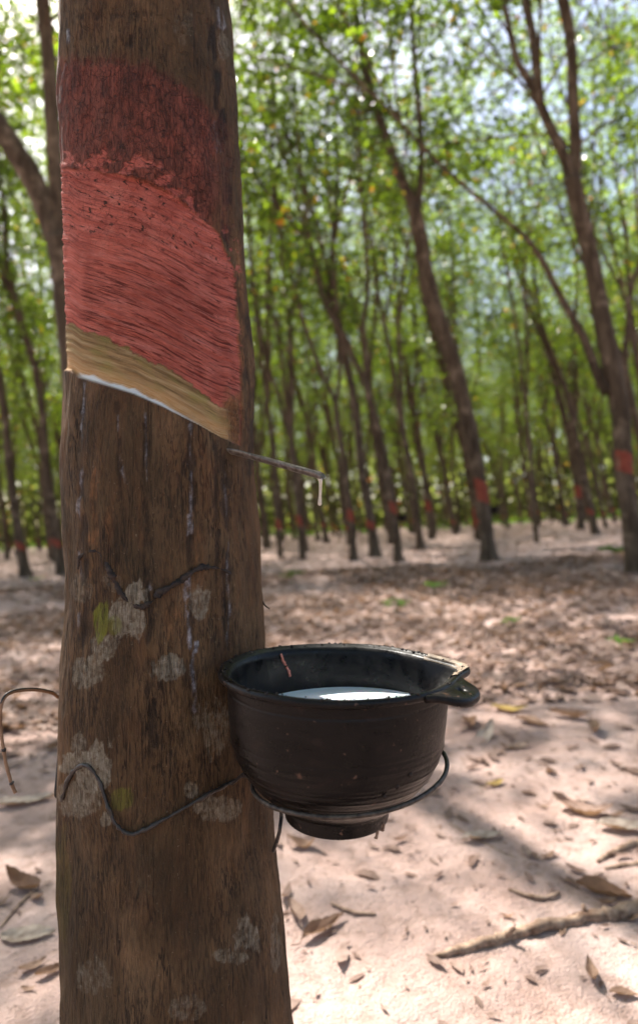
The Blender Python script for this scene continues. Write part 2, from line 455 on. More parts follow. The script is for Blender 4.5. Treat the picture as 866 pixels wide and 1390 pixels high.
zhi = np.array([[1.8, rows[-1, 1] - .045, rows[-1, 2], .062], [2.6, rows[-1, 1] - .12, rows[-1, 2]+.02, .056], [3.6, rows[-1, 1] - .22, rows[-1, 2]+.02, .052]])
HR = np.vstack([zlo, rows, zhi])
def haxis(z):
    return np.interp(z, HR[:, 0], HR[:, 1]), np.interp(z, HR[:, 0], HR[:, 2]), np.interp(z, HR[:, 0], HR[:, 3])

def on_trunk(px, py, off=0.0):
    d = ray(px, py); t = .5
    for _ in range(25):
        z = CAM[2] + d[2]*t
        cx, cy, r = haxis(z); r += off
        A = d[0]**2 + d[1]**2; B = d[0]*cx + d[1]*cy; Cc = cx*cx + cy*cy - r*r
        disc = B*B - A*Cc
        t = (B - math.sqrt(max(disc, 0))) / A
    return CAM + d*t

def pl_dist(X, Y, pts):
    """distance in photo pixels to a polyline, and the position along it"""
    best = np.full(X.shape, 1e9)
    for (x0, y0), (x1, y1) in zip(pts[:-1], pts[1:]):
        dx, dy = x1-x0, y1-y0
        t = np.clip(((X-x0)*dx + (Y-y0)*dy) / (dx*dx+dy*dy), 0, 1)
        best = np.minimum(best, np.hypot(X-x0-t*dx, Y-y0-t*dy))
    return best

TOPC = np.array([(60, 226), (95, 228), (130, 232), (170, 238), (200, 248), (231, 263), (255, 280), (287, 306), (311, 332), (320, 352), (335, 385)])
REDB = np.array([(60, 432), (94, 442), (130, 455), (180, 473), (220, 495), (260, 520), (300, 547), (340, 572)])
CUTB = np.array([(60, 498), (93, 502), (105, 511), (140, 521), (180, 533), (220, 550), (260, 571), (300, 592), (326, 603), (345, 612)])
OLDT = np.array([(60, 88), (90, 82), (130, 75), (170, 79), (210, 93), (250, 118), (285, 148), (310, 172)])

def build_hero():
    base = np.array([HR[0, 1], HR[0, 2], float(gz(HR[0, 1], HR[0, 2]))])
    root = empty('rubber_tree', base, 'tapped rubber tree with pink red painted panel and tan cut, close in front', 'tree', None)
    face = math.atan2(-HR[8, 2], -HR[8, 1])            # angle from axis to camera
    nf, nb = 280, 44
    th = np.concatenate([np.linspace(-1.65, 1.65, nf), np.linspace(1.65, 2*math.pi - 1.65, nb + 2)[1:-1]]) + face
    zs = np.concatenate([np.linspace(-.05, .2, 40)[:-1], np.arange(.2, 1.22, .00115), np.linspace(1.22, 3.6, 110)[1:]])
    TH, Z = np.meshgrid(th, zs)
    cx, cy, r = haxis(Z)
    X0, Y0 = cx + r*np.cos(TH), cy + r*np.sin(TH)
    P = np.stack([X0, Y0, Z], 2)
    px, py = project(P.reshape(-1, 3)); px, py = px.reshape(Z.shape), py.reshape(Z.shape)
    facing = np.cos(TH - face) > -.12
    vis = facing.astype(float)
    arc = (TH - face) * r
    # ---- region masks, laid out on the trunk's own surface
    jit = 5*fbm(px*.05, py*.05, 0, 4)
    topc = np.interp(px, TOPC[:, 0], TOPC[:, 1]); redb = np.interp(px, REDB[:, 0], REDB[:, 1])
    cutb = np.interp(px, CUTB[:, 0], CUTB[:, 1]); oldt = np.interp(px, OLDT[:, 0], OLDT[:, 1])
    rightp = np.interp(py, [0, 330, 365, 450, 520, 600, 640], [290, 300, 318, 324, 327, 330, 331])
    rj = rightp + jit*.7 + 3*fbm(px*.02, py*.13, 5, 3)
    inner = sstep(2.0, -2.0, px - rj)
    leftok = sstep(-1.62, -1.52, TH - face) * 0 + 1
    panel_v = sstep(-2.5, 2.5, py - topc - jit) * sstep(2, -2, py - cutb) * inner * vis * leftok
    strip = panel_v * sstep(-1.5, 1.5, py - redb - jit*1.6 - 5*fbm(px*.11, py*.16, 51, 4))
    strip = strip * sstep(-9, 9, 310 + jit - px + (py-570)*.12)     # the guide channel stays painted
    chan = panel_v * sstep(304, 312, px + jit) * sstep(300, 380, py)
    chan_bare = chan * sstep(520, 552, py + 14*fbm(px*.1, py*.1, 9, 3))
    paint = panel_v * (1-strip) * (1 - chan_bare)
    oldp = sstep(-16, 12, py - oldt - jit*2.2 + 9*fbm(px*.2, py*.05, 41, 4)) * sstep(3, -3, py - topc - jit) * (.35*sstep(322, 306, px + jit) + .65*sstep(8, -10, px - 292 - jit*1.8)) * vis
    patch = np.clip(sstep(.0, .20, fbm(px*.085, py*.085, 3, 4) - .22 * np.abs((py - (topc - 14)) / 16)**2 + .02), 0, 1)
    patch *= sstep(46, 18, topc - py + 14*fbm(px*.1, py*.06, 33, 3)) * sstep(-4, 2, topc - py) * sstep(280, 262, px) * vis
    paint = np.maximum(paint, patch * oldp)
    chips = (fbm(px*.16, py*.16, 7, 3) > .23) * sstep(22, 6, np.abs(px - 313 + (py < 360)*4)) * sstep(300, 330, py) * sstep(520, 480, py) * vis
    paint = np.maximum(paint, chips * (px > 296) * .9)
    fresh = strip * sstep(30, 8, cutb - py + 5*fbm(px*.02, py*.05, 2, 3))
    latex = strip * sstep(6.5, 4.0, cutb - py + 5*fbm(px*.05, py*.02, 6, 4)) * sstep(262, 225, px) * sstep(98, 108, px)
    latex = np.maximum(latex, .65 * strip * sstep(6, 3.5, cutb - py) * sstep(300, 240, px) * sstep(98, 106, px))
    dark = np.zeros_like(px); drip = np.zeros_like(px); ruddy = np.full_like(px, .75); orange = np.zeros_like(px)
    def streak(pts, w, amount, target, brk=.0, sd=0):
        d = pl_dist(px, py, pts) + w*.9*fbm(px*.22, py*.035, sd, 4) + w*.35*fbm(px*.05, py*.11, sd+9, 3)
        mask = sstep(w, w*.15, d) * vis
        if brk: mask = mask * sstep(brk-.22, brk+.22, fbm(px*.14+sd, py*.045, sd*3.1, 5)*1.3 + .25)
        np.maximum(target, mask*amount, out=target)
    for xs_, y0, y1, w in ((113, 512, 900, 5), (160, 548, 680, 4), (197, 540, 870, 5), (258, 575, 985, 5), (306, 600, 880, 5), (292, 600, 790, 3), (205, 900, 1040, 7)):
        streak([(xs_, y0), (xs_+2, (y0+y1)/2), (xs_+4 - 6*(xs_ == 113), y1)], w*1.5, .62, dark, .12, xs_)
    streak([(113, 520), (112, 590), (113, 640), (107, 700), (106, 735), (109, 790), (106, 850)], 3.6, .55, drip, .36, 1)
    streak([(160, 565), (163, 620), (170, 655)], 3.0, .55, drip, .30, 2)
    streak([(197, 560), (198, 640), (197, 690), (199, 740), (203, 800)], 2.5, .55, drip, .50, 3)
    streak([(258, 577), (259, 640), (258, 720)], 2.8, .55, drip, .42, 4)
    streak([(257, 785), (255, 815), (256, 850), (258, 880), (262, 905), (266, 965)], 4.8, .9, drip, .04, 5)
    streak([(268, 874), (267, 885)], 4, .9, drip, 0, 5.5)
    streak([(307, 640), (309, 700), (308, 760), (312, 830), (309, 878)], 2.6, .55, drip, .40, 6)
    streak([(258, 700), (259, 724)], 5.5, .9, drip, 0, 6.5)
    streak([(93, 40), (92, 75), (86, 100), (84, 140)], 2.2, .9, drip, .05, 7)
    streak([(290, 165), (288, 185), (292, 205)], 6.5, .75, drip, .2, 8)
    streak([(296, 10), (303, 35)], 6, .6, drip, .1, 9)
    # dark bleeding beside the panel and above it
    streak([(287, 0), (290, 60), (293, 110), (300, 170), (304, 220), (306, 260), (309, 330)], 10, .85, dark, .24, 11)
    streak([(110, 20), (170, 12), (230, 16)], 6, .6, dark, .3, 12)
    streak([(168, 38), (170, 55)], 10, .7, dark, .2, 13)
    streak([(90, 84), (130, 77), (175, 82), (210, 95), (240, 113), (270, 140), (290, 158)], 4.5, .75, dark, .2, 14)
    streak([(318, 380), (336, 470), (342, 560), (344, 640)], 11, .6, dark, .12, 15)
    streak([(300, 600), (302, 650), (312, 700)], 15, .55, dark, .2, 16)
    streak([(335, 900), (320, 970), (318, 1040)], 12, .5, dark, .2, 17)
    streak([(133, 640), (131, 690), (128, 735)], 7.5, .75, orange, .02, 21)
    streak([(150, 690), (147, 740)], 5, .45, orange, .2, 22)
    streak([(120, 760), (124, 800)], 9, .6, orange, .15, 23)
    streak([(238, 835), (228, 850)], 18, .40, orange, .2, 24)
    streak([(268, 760), (262, 700)], 14, .35, orange, .2, 25)
    orange = np.maximum(orange, chan_bare * .9)
    orange = np.maximum(orange, sstep(318, 322, px) * sstep(334, 328, px) * sstep(300, 350, py) * sstep(610, 590, py) * .75 * vis)
    orange = np.maximum(orange, sstep(9, 4, np.abs(py - topc - 4)) * sstep(.0, .25, fbm(px*.04, py*.1, 14, 3) + .12) * .55 * vis * sstep(320, 300, px))
    lichen = np.zeros_like(px); moss = np.zeros_like(px)
    def blob(x, y, rx, ry, amt, target, sd):
        q = np.hypot((px-x)/rx, (py-y)/ry) + .75*fbm(px*.045, py*.03, sd, 5) + .35*fbm(px*.25, py*.09, sd, 3)
        np.maximum(target, sstep(1.08, .82, q)*amt*vis*(.92 + .5*fbm(px*.09, py*.04, sd+4, 3)), out=target)
    for i, (x, y, rx, ry, a) in enumerate([(186, 806, 19, 17, 1), (172, 842, 24, 32, .85), (143, 880, 21, 20, .55), (122, 912, 24, 22, .6),
            (234, 908, 26, 22, .85), (274, 818, 15, 26, .6), (296, 985, 27, 38, .40), (128, 1042, 34, 30, .85), (112, 1085, 28, 26, .6),
            (143, 1112, 10, 14, .7), (290, 1100, 46, 17, .55), (335, 1272, 18, 26, .6), (308, 1300, 26, 10, .5), (108, 800, 16, 22, .35),
            (262, 1075, 10, 14, .6), (150, 790, 18, 14, .3), (120, 1330, 24, 30, .35), (250, 1370, 30, 18, .35), (372, 1280, 8, 40, .4),
            (200, 1180, 34, 44, .16), (250, 30, 18, 26, .25), (110, 1010, 12, 16, .5), (302, 60, 9, 20, .4)]):
        blob(x, y, rx, ry, a, lichen, i*1.7)
    blob(138, 845, 11, 26, .9, moss, 3.3); blob(155, 850, 10, 12, .5, moss, 5.1); blob(165, 1082, 17, 16, .5, moss, 7.7)
    blob(86, 1190, 7, 90, .16, moss, 8.8)
    lichen *= 1 - np.maximum(panel_v, oldp); moss *= 1 - panel_v
    drip *= 1 - panel_v; dark *= 1 - panel_v
    ruddy *= .35 + .65*sstep(1050, 650, py)
    wear = .35 + .65 * sstep(330, 400, py - 20*fbm(px*.02, py*.02, 1, 2)) * sstep(130, 150, px + 30) ; wear = wear * sstep(470, 440, py - (redb-442)*.8)*1.0 + .25
    pitted = sstep(350, 300, py - .55*(topc-230)) * .9 + .12
    tt = py - cutb
    # ---- relief
    rec = panel_v * (.0012 + .0052 * np.clip((py - topc) / np.maximum(cutb - topc, 1), 0, 1)**1.4)
    rec = rec * (1 - .55 * chan) * (1 - .45*sstep(118, 92, px))
    bark_amt = 1 - .8 * np.maximum(panel_v, 0)
    gx, gy = X0*1000, Y0*1000
    dr = bark_amt * (.0011*fbm(gx*.16, gy*.16, Z*1000*.035, 4) + .0070*fbm(gx*.022, gy*.022, Z*1000*.010, 4)) \
        + panel_v * (.0013*fbm(px*.022, tt*.30, 2, 4) + .0009*fbm(px*.05, tt*.8, 12, 2)) \
        - .0012*dark + .0010*drip + .0009*lichen*0 + .0009*latex \
        + .0022 * chan * fbm(px*.12, py*.10, 30, 4) \
        - rec + .0022 * sstep(6, 2, np.abs(py - topc + 2)) * vis * sstep(300, 280, px) * (fbm(px*.05, py*.2, 8, 3) + .3)
    dr += .0006 * sstep(98, 112, px) * sstep(5, 1, py - cutb) * sstep(-1, 1.5, py - cutb) * inner * vis
    low = sstep(.25, -.05, Z)
    dr += low * .02 * np.cos(TH*4 + 1.0)**2
    rr = r + dr
    X, Y = cx + rr*np.cos(TH), cy + rr*np.sin(TH)
    V = np.stack([X, Y, Z], 2).reshape(-1, 3) - base
    nz, nt = Z.shape
    i, j = np.meshgrid(np.arange(nz-1), np.arange(nt), indexing='ij'); i, j = i.ravel(), j.ravel(); k = (j+1) % nt
    Q = np.stack([i*nt+j, i*nt+k, (i+1)*nt+k, (i+1)*nt+j], 1)
    reg = np.zeros(Z.shape, int)
    reg[oldp > .55] = 1; reg[(panel_v > .5)] = 2; reg[strip > .5] = 3
    fr = reg.ravel()[Q[:, 0]]
    att = dict(oldpaint=oldp, paint=paint, strip=strip, fresh=fresh, latex=latex, dark=dark, drip=drip, lichen=lichen, moss=moss,
               orange=orange, ruddy=ruddy, wear=wear, pitted=pitted)
    for k_, name in enumerate(('trunk', 'faded_paint', 'painted_panel', 'tapping_cut')):
        q = Q[fr == k_]
        used, inv = np.unique(q, return_inverse=True)
        me = mesh_from(name, V[used], [inv.reshape(q.shape)], M['hero'])
        for a_, arr in att.items():
            at = me.attributes.new(a_, 'FLOAT', 'POINT'); at.data.foreach_set('value', np.clip(arr, 0, 1).ravel()[used].astype(np.float32))
        fl = np.stack([px, tt, np.zeros_like(px)], 2).reshape(-1, 3)[used].astype(np.float32)
        at = me.attributes.new('flow', 'FLOAT_VECTOR', 'POINT'); at.data.foreach_set('vector', fl.ravel())
        o = obj(name, me, root)
        if name == 'faded_paint': o['label'] = 'old dark red paint, cracked'
        if name == 'painted_panel': o['label'] = 'fresh pink red paint over healed bark'
        if name == 'tapping_cut': o['label'] = 'bare tan strip edged with white latex'
    # old wire grown into the bark
    b = MB()
    pts = [(106, 772), (109, 757), (122, 748), (136, 751), (146, 768), (153, 781), (161, 800), (176, 818), (192, 824), (204, 818), (216, 806), (232, 796), (246, 787), (260, 777), (274, 771), (290, 770), (302, 773), (312, 779)]
    W = spline([on_trunk(x, y, -.0004) for x, y in pts], 170); W += .0009*np.stack([fbm(np.arange(170)*.3, 3, k, 3) for k in range(3)], 1)
    b.tube(W, .0019*(1+1.3*fbm(np.arange(170)*.14, 5, 2, 4))*np.sin(np.linspace(.2, 2.94, 170))**.4, 9, .6)
    obj('bark_scar', b.mesh('bark_scar', M['scar'], origin=base), root)
    # small broken peg at the right edge
    b = MB(); e = on_trunk(353, 800)
    b.tube(spline([e + [-.002, .004, .004], at_depth(357, 818, e[1]), at_depth(366, 827, e[1])], 10), np.linspace(.0012, .0005, 10), 6)
    obj('peg', b.mesh('peg', M['scar'], origin=base), root)
    return root, base
HERO, HBASE = build_hero()

# ------------------------------------------------------------------ spout, cup, latex, wires
def build_spout():
    b0 = on_trunk(317, 615); tip_y = .497
    Pth = spline([b0 + (b0 - np.array([*haxis(b0[2])[:2], b0[2]])) * np.array([-.09, -.09, 0]), b0, at_depth(345, 622, .532), at_depth(380, 632, .518),
                  at_depth(415, 642, .503), at_depth(430, 646, tip_y), at_depth(436, 652, tip_y - .002)], 40)
    root = empty('metal_spout', b0, 'small weathered metal spout stuck in the near trunk with latex drop at its tip', 'spout')
    tan = np.gradient(Pth, axis=0); tan /= np.linalg.norm(tan, axis=1)[:, None]
    side = np.cross(tan, [0, 0, 1.0]); side /= np.linalg.norm(side, axis=1)[:, None]
    upv = np.cross(side, tan)
    s = np.linspace(-1, 1, 9)
    hw = np.interp(np.linspace(0, 1, 40), [0, .1, .6, .92, 1], [.0072, .0072, .0060, .0045, .0028])
    rag = 1 + .10*fbm(np.arange(40)*.5, 3, 1, 3)
    inner = Pth[:, None] + side[:, None]*(s*1)[None, :, None]*(hw*rag)[:, None, None] + upv[:, None]*((.0034*s**2)[None, :, None])
    outer = inner - upv[:, None]*.0017
    V = np.concatenate([inner, outer], 1); n, m = 40, 18
    V = V.reshape(-1, 3) - b0; Q = []
    for i in range(n-1):
        for j in range(8):
            Q.append((i*m+j, i*m+j+1, (i+1)*m+j+1, (i+1)*m+j)); Q.append((i*m+9+j, (i+1)*m+9+j, (i+1)*m+10+j, i*m+10+j))
        Q.append((i*m, (i+1)*m, (i+1)*m+9, i*m+9)); Q.append((i*m+8, i*m+17, (i+1)*m+17, (i+1)*m+8))
    for e in (0, n-1):
        for j in range(8): Q.append((e*m+j, e*m+9+j, e*m+10+j, e*m+j+1))
    obj('gutter', mesh_from('gutter', V, [np.array(Q)], M['zinc']), root)
    b = MB()
    D = spline([at_depth(428, 645, tip_y-.0005), at_depth(434.5, 651, tip_y-.003), at_depth(435, 660, tip_y-.003), at_depth(434.5, 672, tip_y-.003), at_depth(434, 682, tip_y-.003), at_depth(434, 686.5, tip_y-.003)], 26)
    b.tube(D, np.interp(np.linspace(0, 1, 26), [0, .2, .35, .6, .85, .95, 1], [.0010, .0017, .0013, .0011, .0016, .0013, .0003]), 14)
    obj('latex_drop', b.mesh('latex_drop', M['latex_old'], origin=b0), root)
build_spout()

CUPC = at_depth(458, 906, .488)
CUPROT = Matrix.Rotation(R(2.4), 4, 'Y') @ Matrix.Rotation(R(1.0), 4, 'X')
CUPM = Matrix.Translation(Vector(CUPC)) @ CUPROT
def cup_warp(V, a):
    z = V[:, :, 2]; rr = np.hypot(V[:, :, 0], V[:, :, 1])
    w = sstep(-.030, -.002, z) * sstep(.060, .076, rr)
    az = (a[None] + math.pi) % (2*math.pi) - math.pi
    g = np.exp(-((az - R(9)) / R(15))**2) * w
    rip = .0007*fbm(np.cos(a)*3, np.sin(a)*3, 2, 3)[None] * sstep(-.02, 0, z)
    k = 1 + (.0140*g + rip) / np.maximum(rr, 1e-4)
    V = V.copy(); V[:, :, 0] *= k; V[:, :, 1] *= k
    V[:, :, 2] += -.0025*g + .0008*fbm(np.cos(a)*2.2, np.sin(a)*2.2, 9, 2)[None]*w
    return V

OUT = [(.0838, -.0004), (.0862, .0006), (.0880, -.0001), (.0888, -.0022), (.0880, -.0045), (.0850, -.0058), (.0822, -.0066), (.0816, -.010), (.0812, -.022),
       (.0800, -.036), (.0778, -.052), (.0722, -.066), (.0640, -.0775), (.0550, -.0865), (.0468, -.0925), (.0415, -.0960), (.0396, -.0980), (.0392, -.1005),
       (.0387, -.1030), (.0381, -.1070), (.0366, -.1078), (.0350, -.1070), (.0335, -.1030), (.0200, -.1022), (.0004, -.1020)]
INN = [(.0838, -.0004), (.0806, -.0022), (.0786, -.0070), (.0778, -.022), (.0770, -.038), (.0742, -.052), (.0685, -.066), (.0605, -.077), (.0510, -.0855), (.0400, -.0915), (.0200, -.0960), (.0004, -.0965)]
def build_cup():
    root = empty('latex_cup', (0, 0, 0), 'black rubber latex cup with milky latex inside, held in wire against the near trunk', 'cup')
    root.matrix_world = CUPM
    prof = spline(OUT, 420)
    z = prof[:, 1]
    for zc, wd, am in ((-.044, .0005, -.0004), (-.050, .0006, .0004), (-.0535, .0005, -.0005), (-.0605, .0006, .0004), (-.0655, .0005, -.0005), (-.071, .0006, .0005), (-.0765, .0005, -.0005), (-.082, .0007, .0005), (-.088, .0006, -.0004), (-.013, .0006, -.0004)):
        prof[:, 0] += am*np.exp(-((z-zc)/wd)**2)
    b = MB(); b.lathe(prof, 160, warp=cup_warp); obj('body', b.mesh('cup_body', M['cup']), root)
    b = MB(); b.lathe(spline(INN, 90), 160, warp=cup_warp); o = obj('inside', b.mesh('cup_inside', M['cup_in']), root)
    # hanging tab with a hole
    az = R(-33); ur = np.array([math.cos(az), math.sin(az)]); vr = np.array([-math.sin(az), math.cos(az)])
    N = 64; t = np.linspace(0, 2*math.pi, N, endpoint=False)
    us = np.array([.0835, .0855, .0880, .0915, .0955, .1005, .1042, .1066, .1075]); hw = np.array([.0330, .0305, .0275, .0245, .0222, .0192, .0150, .0090, .0])
    ou = np.concatenate([us, us[::-1][1:]]); ov = np.concatenate([hw, -hw[::-1][1:]])
    L = spline(np.stack([ou, ov], 1), 400)
    L = np.vstack([L, np.stack([np.full(120, us[0]), np.linspace(-hw[0], hw[0], 120)], 1)])
    hc = np.array([.0965, .001])
    ang = np.arctan2(L[:, 1]-hc[1], L[:, 0]-hc[0])
    rad = np.hypot(L[:, 1]-hc[1], L[:, 0]-hc[0])
    od = np.argsort(ang); tr = np.interp((t+math.pi) % (2*math.pi) - math.pi, ang[od], rad[od], period=2*math.pi)
    rings = []
    def ring(fr, dz, shrink=0.0):
        r_ = .0021 + (tr - shrink - .0021)*fr
        u = hc[0] + r_*np.cos(t); v = hc[1] + r_*np.sin(t)
        az_ = np.arctan2(v, u) - R(33) - R(9); u = u + .014*np.exp(-(az_/R(15))**2)*sstep(.098, .086, u)
        zz = dz - .0034 - .0052*sstep(.085, .117, u)**1.2
        return np.stack([ur[0]*u + vr[0]*v, ur[1]*u + vr[1]*v, zz], 1)
    rings = [ring(0, .0), ring(.04, .0024), ring(.5, .0022), ring(.93, .0024), ring(1, .0012), ring(1, -.0012), ring(.95, -.0024), ring(.5, -.0022), ring(.04, -.0024), ring(0, 0)]
    b = MB(); V = np.concatenate(rings); n = len(rings)
    i, j = np.meshgrid(np.arange(n-1), np.arange(N), indexing='ij'); i, j = i.ravel(), j.ravel(); k = (j+1) % N
    b.add(V, np.stack([i*N+j, (i+1)*N+j, (i+1)*N+k, i*N+k], 1))
    obj('tab', b.mesh('cup_tab', M['cup']), root)
    # pale patch laid on the pouring lip, sunlight painted into its colour
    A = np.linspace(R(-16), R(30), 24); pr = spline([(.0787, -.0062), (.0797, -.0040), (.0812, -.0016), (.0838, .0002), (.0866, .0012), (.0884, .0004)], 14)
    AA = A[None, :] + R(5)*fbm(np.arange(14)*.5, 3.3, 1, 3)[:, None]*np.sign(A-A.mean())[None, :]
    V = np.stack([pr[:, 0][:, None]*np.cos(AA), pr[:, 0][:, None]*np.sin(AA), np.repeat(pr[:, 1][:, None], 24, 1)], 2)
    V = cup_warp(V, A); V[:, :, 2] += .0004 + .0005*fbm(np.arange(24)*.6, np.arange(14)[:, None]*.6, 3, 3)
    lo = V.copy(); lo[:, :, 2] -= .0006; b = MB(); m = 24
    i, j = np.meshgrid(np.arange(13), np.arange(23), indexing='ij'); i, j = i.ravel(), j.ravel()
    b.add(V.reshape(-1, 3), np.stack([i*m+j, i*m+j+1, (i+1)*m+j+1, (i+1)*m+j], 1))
    obj('sunlit_lip_patch', b.mesh('sunlit_lip_patch', M['pale_lip']), root)
    # pink scraping stuck to the inner wall, crumbs under the foot, crust along the rim
    b = MB()
    for seg in ([(-.046, .0622, -.004), (-.0445, .0640, -.010), (-.0420, .0655, -.014)], [(-.0415, .0650, -.0155), (-.0395, .0668, -.020), (-.0385, .0668, -.024)]):
        b.tube(spline(seg, 14), .0011*(1+.6*fbm(np.arange(14)*.8, 1, seg[0][0]*99, 2)), 6, .6)
    obj('pink_scraping', b.mesh('pink_scraping', M['paint_chip']), root)
    b = MB()
    for (x, y, l_) in ((.0285, -.0235, .0085), (.0330, -.0205, .005), (.0310, -.0218, .0035)):
        b.tube(spline([(x-.001, y, -.1035), (x, y, -.1035-l_*.5), (x-.0015, y, -.1045-l_)], 10), .0010*(1+.7*fbm(np.arange(10)*.9, x*300, 0, 2)), 7, .5)
    obj('dried_drips', b.mesh('dried_drips', M['stick']), root)
    b = MB(); rg = np.random.default_rng(5)
    for q in range(150):
        a = rg.random()*2*math.pi; rr = .0830 + .0055*rg.random(); s_ = .0004+.0010*rg.random()**2
        c = cup_warp(np.array([[[rr*math.cos(a), rr*math.sin(a), .0004]]]), np.array([a]))[0, 0]
        d = rg.normal(size=3)*np.array([1, 1, .3]); d /= np.linalg.norm(d)
        b.tube([c-d*s_, c, c+d*s_*1.2], [s_*.4, s_*.8, s_*.3], 5, .5)
    for a, z_ in ((-1.05, -.060), (-1.16, -.066), (-.93, -.054)):
        rr = np.interp(-z_, [-q[1] for q in OUT[7:15]], [q[0] for q in OUT[7:15]])
        c = np.array([rr*math.cos(a), rr*math.sin(a), z_]); bl = MB(); bl.tube([c-[0, 0, .002], c, c+[0, 0, .002]], [.0006, .0018, .0006], 7, .4)
        obj('dirt_lump', bl.mesh('dirt_lump', M['scar']), root)
    obj('dirt_crust', b.mesh('dirt_crust', M['scar']), root)
    return root
build_cup()

def build_latex():
    # level pool; every point of the edge meets the cup wall
    lvl = CUPC[2] - .0345
    inv = CUPM.inverted(); N = 120; cen = None
    ip = np.array(INN[1:])[::-1]
    c0 = CUPM @ Vector((0, 0, -.03)); V = [(c0.x, c0.y, lvl)]
    rings = [.3, .6, .85, .95, .985, 1.0]
    edge = []
    for k in range(N):
        a = 2*math.pi*k/N; r_ = .074
        for _ in range(6):
            p = inv @ Vector((c0.x + r_*math.cos(a), c0.y + r_*math.sin(a), lvl))
            wall = np.interp(p.z, ip[:, 1], ip[:, 0]); r_ += (wall + .0006 - math.hypot(p.x, p.y))*.8
        edge.append(r_)
    for f in rings:
        for k in range(N):
            a = 2*math.pi*k/N; rr = edge[k]*f
            V.append((c0.x + rr*math.cos(a), c0.y + rr*math.sin(a), lvl + (.0009*(f > .99)) + .0003*(f == .985)))
    # underside so that the pool has a body
    nb = len(V)
    for k in range(N):
        a = 2*math.pi*k/N; V.append((c0.x + (edge[k]-.003)*math.cos(a), c0.y + (edge[k]-.003)*math.sin(a), lvl - .012))
    V.append((c0.x, c0.y, lvl - .012))
    Q, T = [], []
    for k in range(N):
        T.append((0, 1+k, 1+(k+1) % N))
        for r_ in range(len(rings)-1):
            Q.append((1+r_*N+k, 1+(r_+1)*N+k, 1+(r_+1)*N+(k+1) % N, 1+r_*N+(k+1) % N))
        e = 1+(len(rings)-1)*N
        Q.append((e+k, nb+k, nb+(k+1) % N, e+(k+1) % N)); T.append((nb+N, nb+(k+1) % N, nb+k))
    o = obj('latex_pool', mesh_from('latex_pool', np.array(V) - np.array([c0.x, c0.y, lvl]), [np.array(Q), np.array(T)], M['latex']), None, (c0.x, c0.y, lvl))
    tag(o, 'pool of fresh white latex lying in the black cup', 'latex')
build_latex()

def build_wires():
    o0 = CUPC + np.array([.006, 0, -.0755])
    root = empty('wire_hanger', o0, 'dark wire bent round the near trunk with a ring that cradles the black cup', 'wire')
    a = np.linspace(0, 2*math.pi, 97)
    ringp = np.stack([o0[0] + .0715*np.cos(a), o0[1] + .0715*np.sin(a) - .001, o0[2] + .007*np.cos(a) + .0018*np.sin(2*a + .6)], 1)
    b = MB(); b.tube(ringp, .00165, 8, .1, cap=False); obj('cup_ring', b.mesh('cup_ring', M['wire'], origin=o0), root)
    pts = [(84, 1086), (90, 1066), (100, 1048), (115, 1039), (128, 1049), (138, 1070), (147, 1094), (157, 1117), (168, 1129), (182, 1132), (200, 1126), (226, 1112), (262, 1091), (292, 1073), (316, 1061)]
    W = [on_trunk(x, y, .0016) for x, y in pts]
    W = [on_trunk(82.5, 1092, .002) + np.array([-.004, .02, -.002])] + W + [at_depth(331, 1053, .500), ringp[49] + np.array([.002, .003, 0])]
    b = MB(); P = spline(W, 150); P += .0011*np.stack([fbm(np.arange(150)*.16, 1, k, 4) for k in (1, 2, 3)], 1)
    b.tube(P, .00155*(1+.55*fbm(np.arange(150)*.35, 4, 2, 4)), 10, .4); obj('trunk_band', b.mesh('trunk_band', M['wire_dark'], origin=o0), root)
    e = .575
    b = MB(); b.tube(spline([at_depth(81, 1005, e), at_depth(79.5, 1030, e), at_depth(77, 1060, e-.004), at_depth(75.5, 1078, e-.006), at_depth(77.5, 1083, e)], 24), .0014, 8, .15)
    obj('hook_end', b.mesh('hook_end', M['wire_dark'], origin=o0), root)
    b = MB(); b.tube(spline([ringp[58], at_depth(381, 1100, .512), at_depth(380, 1125, .510), at_depth(376, 1142, .514), at_depth(371, 1156, .520)], 26), .0015, 8, .15)
    obj('loose_end', b.mesh('loose_end', M['wire_dark'], origin=o0), root)
    e = on_trunk(84, 948); o1 = e.copy()
    W = [e + np.array([.012, .03, -.006]), at_depth(84, 948, .572), at_depth(70, 941, .560), at_depth(48, 937, .545), at_depth(26, 938, .53), at_depth(10, 943.5, .52), at_depth(2.5, 955, .515),
         at_depth(.5, 975, .515), at_depth(2.5, 1003, .515), at_depth(8, 1036, .515), at_depth(15, 1062, .515), at_depth(21, 1077, .515)]
    P = spline(W, 110)
    root2 = empty('loose_wire', o1, 'thin tan wire curling out from behind the left side of the near trunk', 'wire')
    b = MB(); b.tube(P, .0013, 9, .15); obj('wire_strand', b.mesh('wire_strand', M['wire_tan'], origin=o1), root2)
    b = MB(); b.tube(P[4:62] + np.array([0, -.0002, .0011]), .0009, 7, .2)
    obj('wire_sheath', b.mesh('wire_sheath', M['wire_dark'], origin=o1), root2)
    for k in (84, 100):
        b = MB(); b.tube([P[k]-[.0014, 0, .001], P[k], P[k]+[.0016, 0, .0014]], [.0008, .0020, .0008], 7, .4)
        obj('knot', b.mesh('knot', M['wire_dark'], origin=o1), root2)
build_wires()

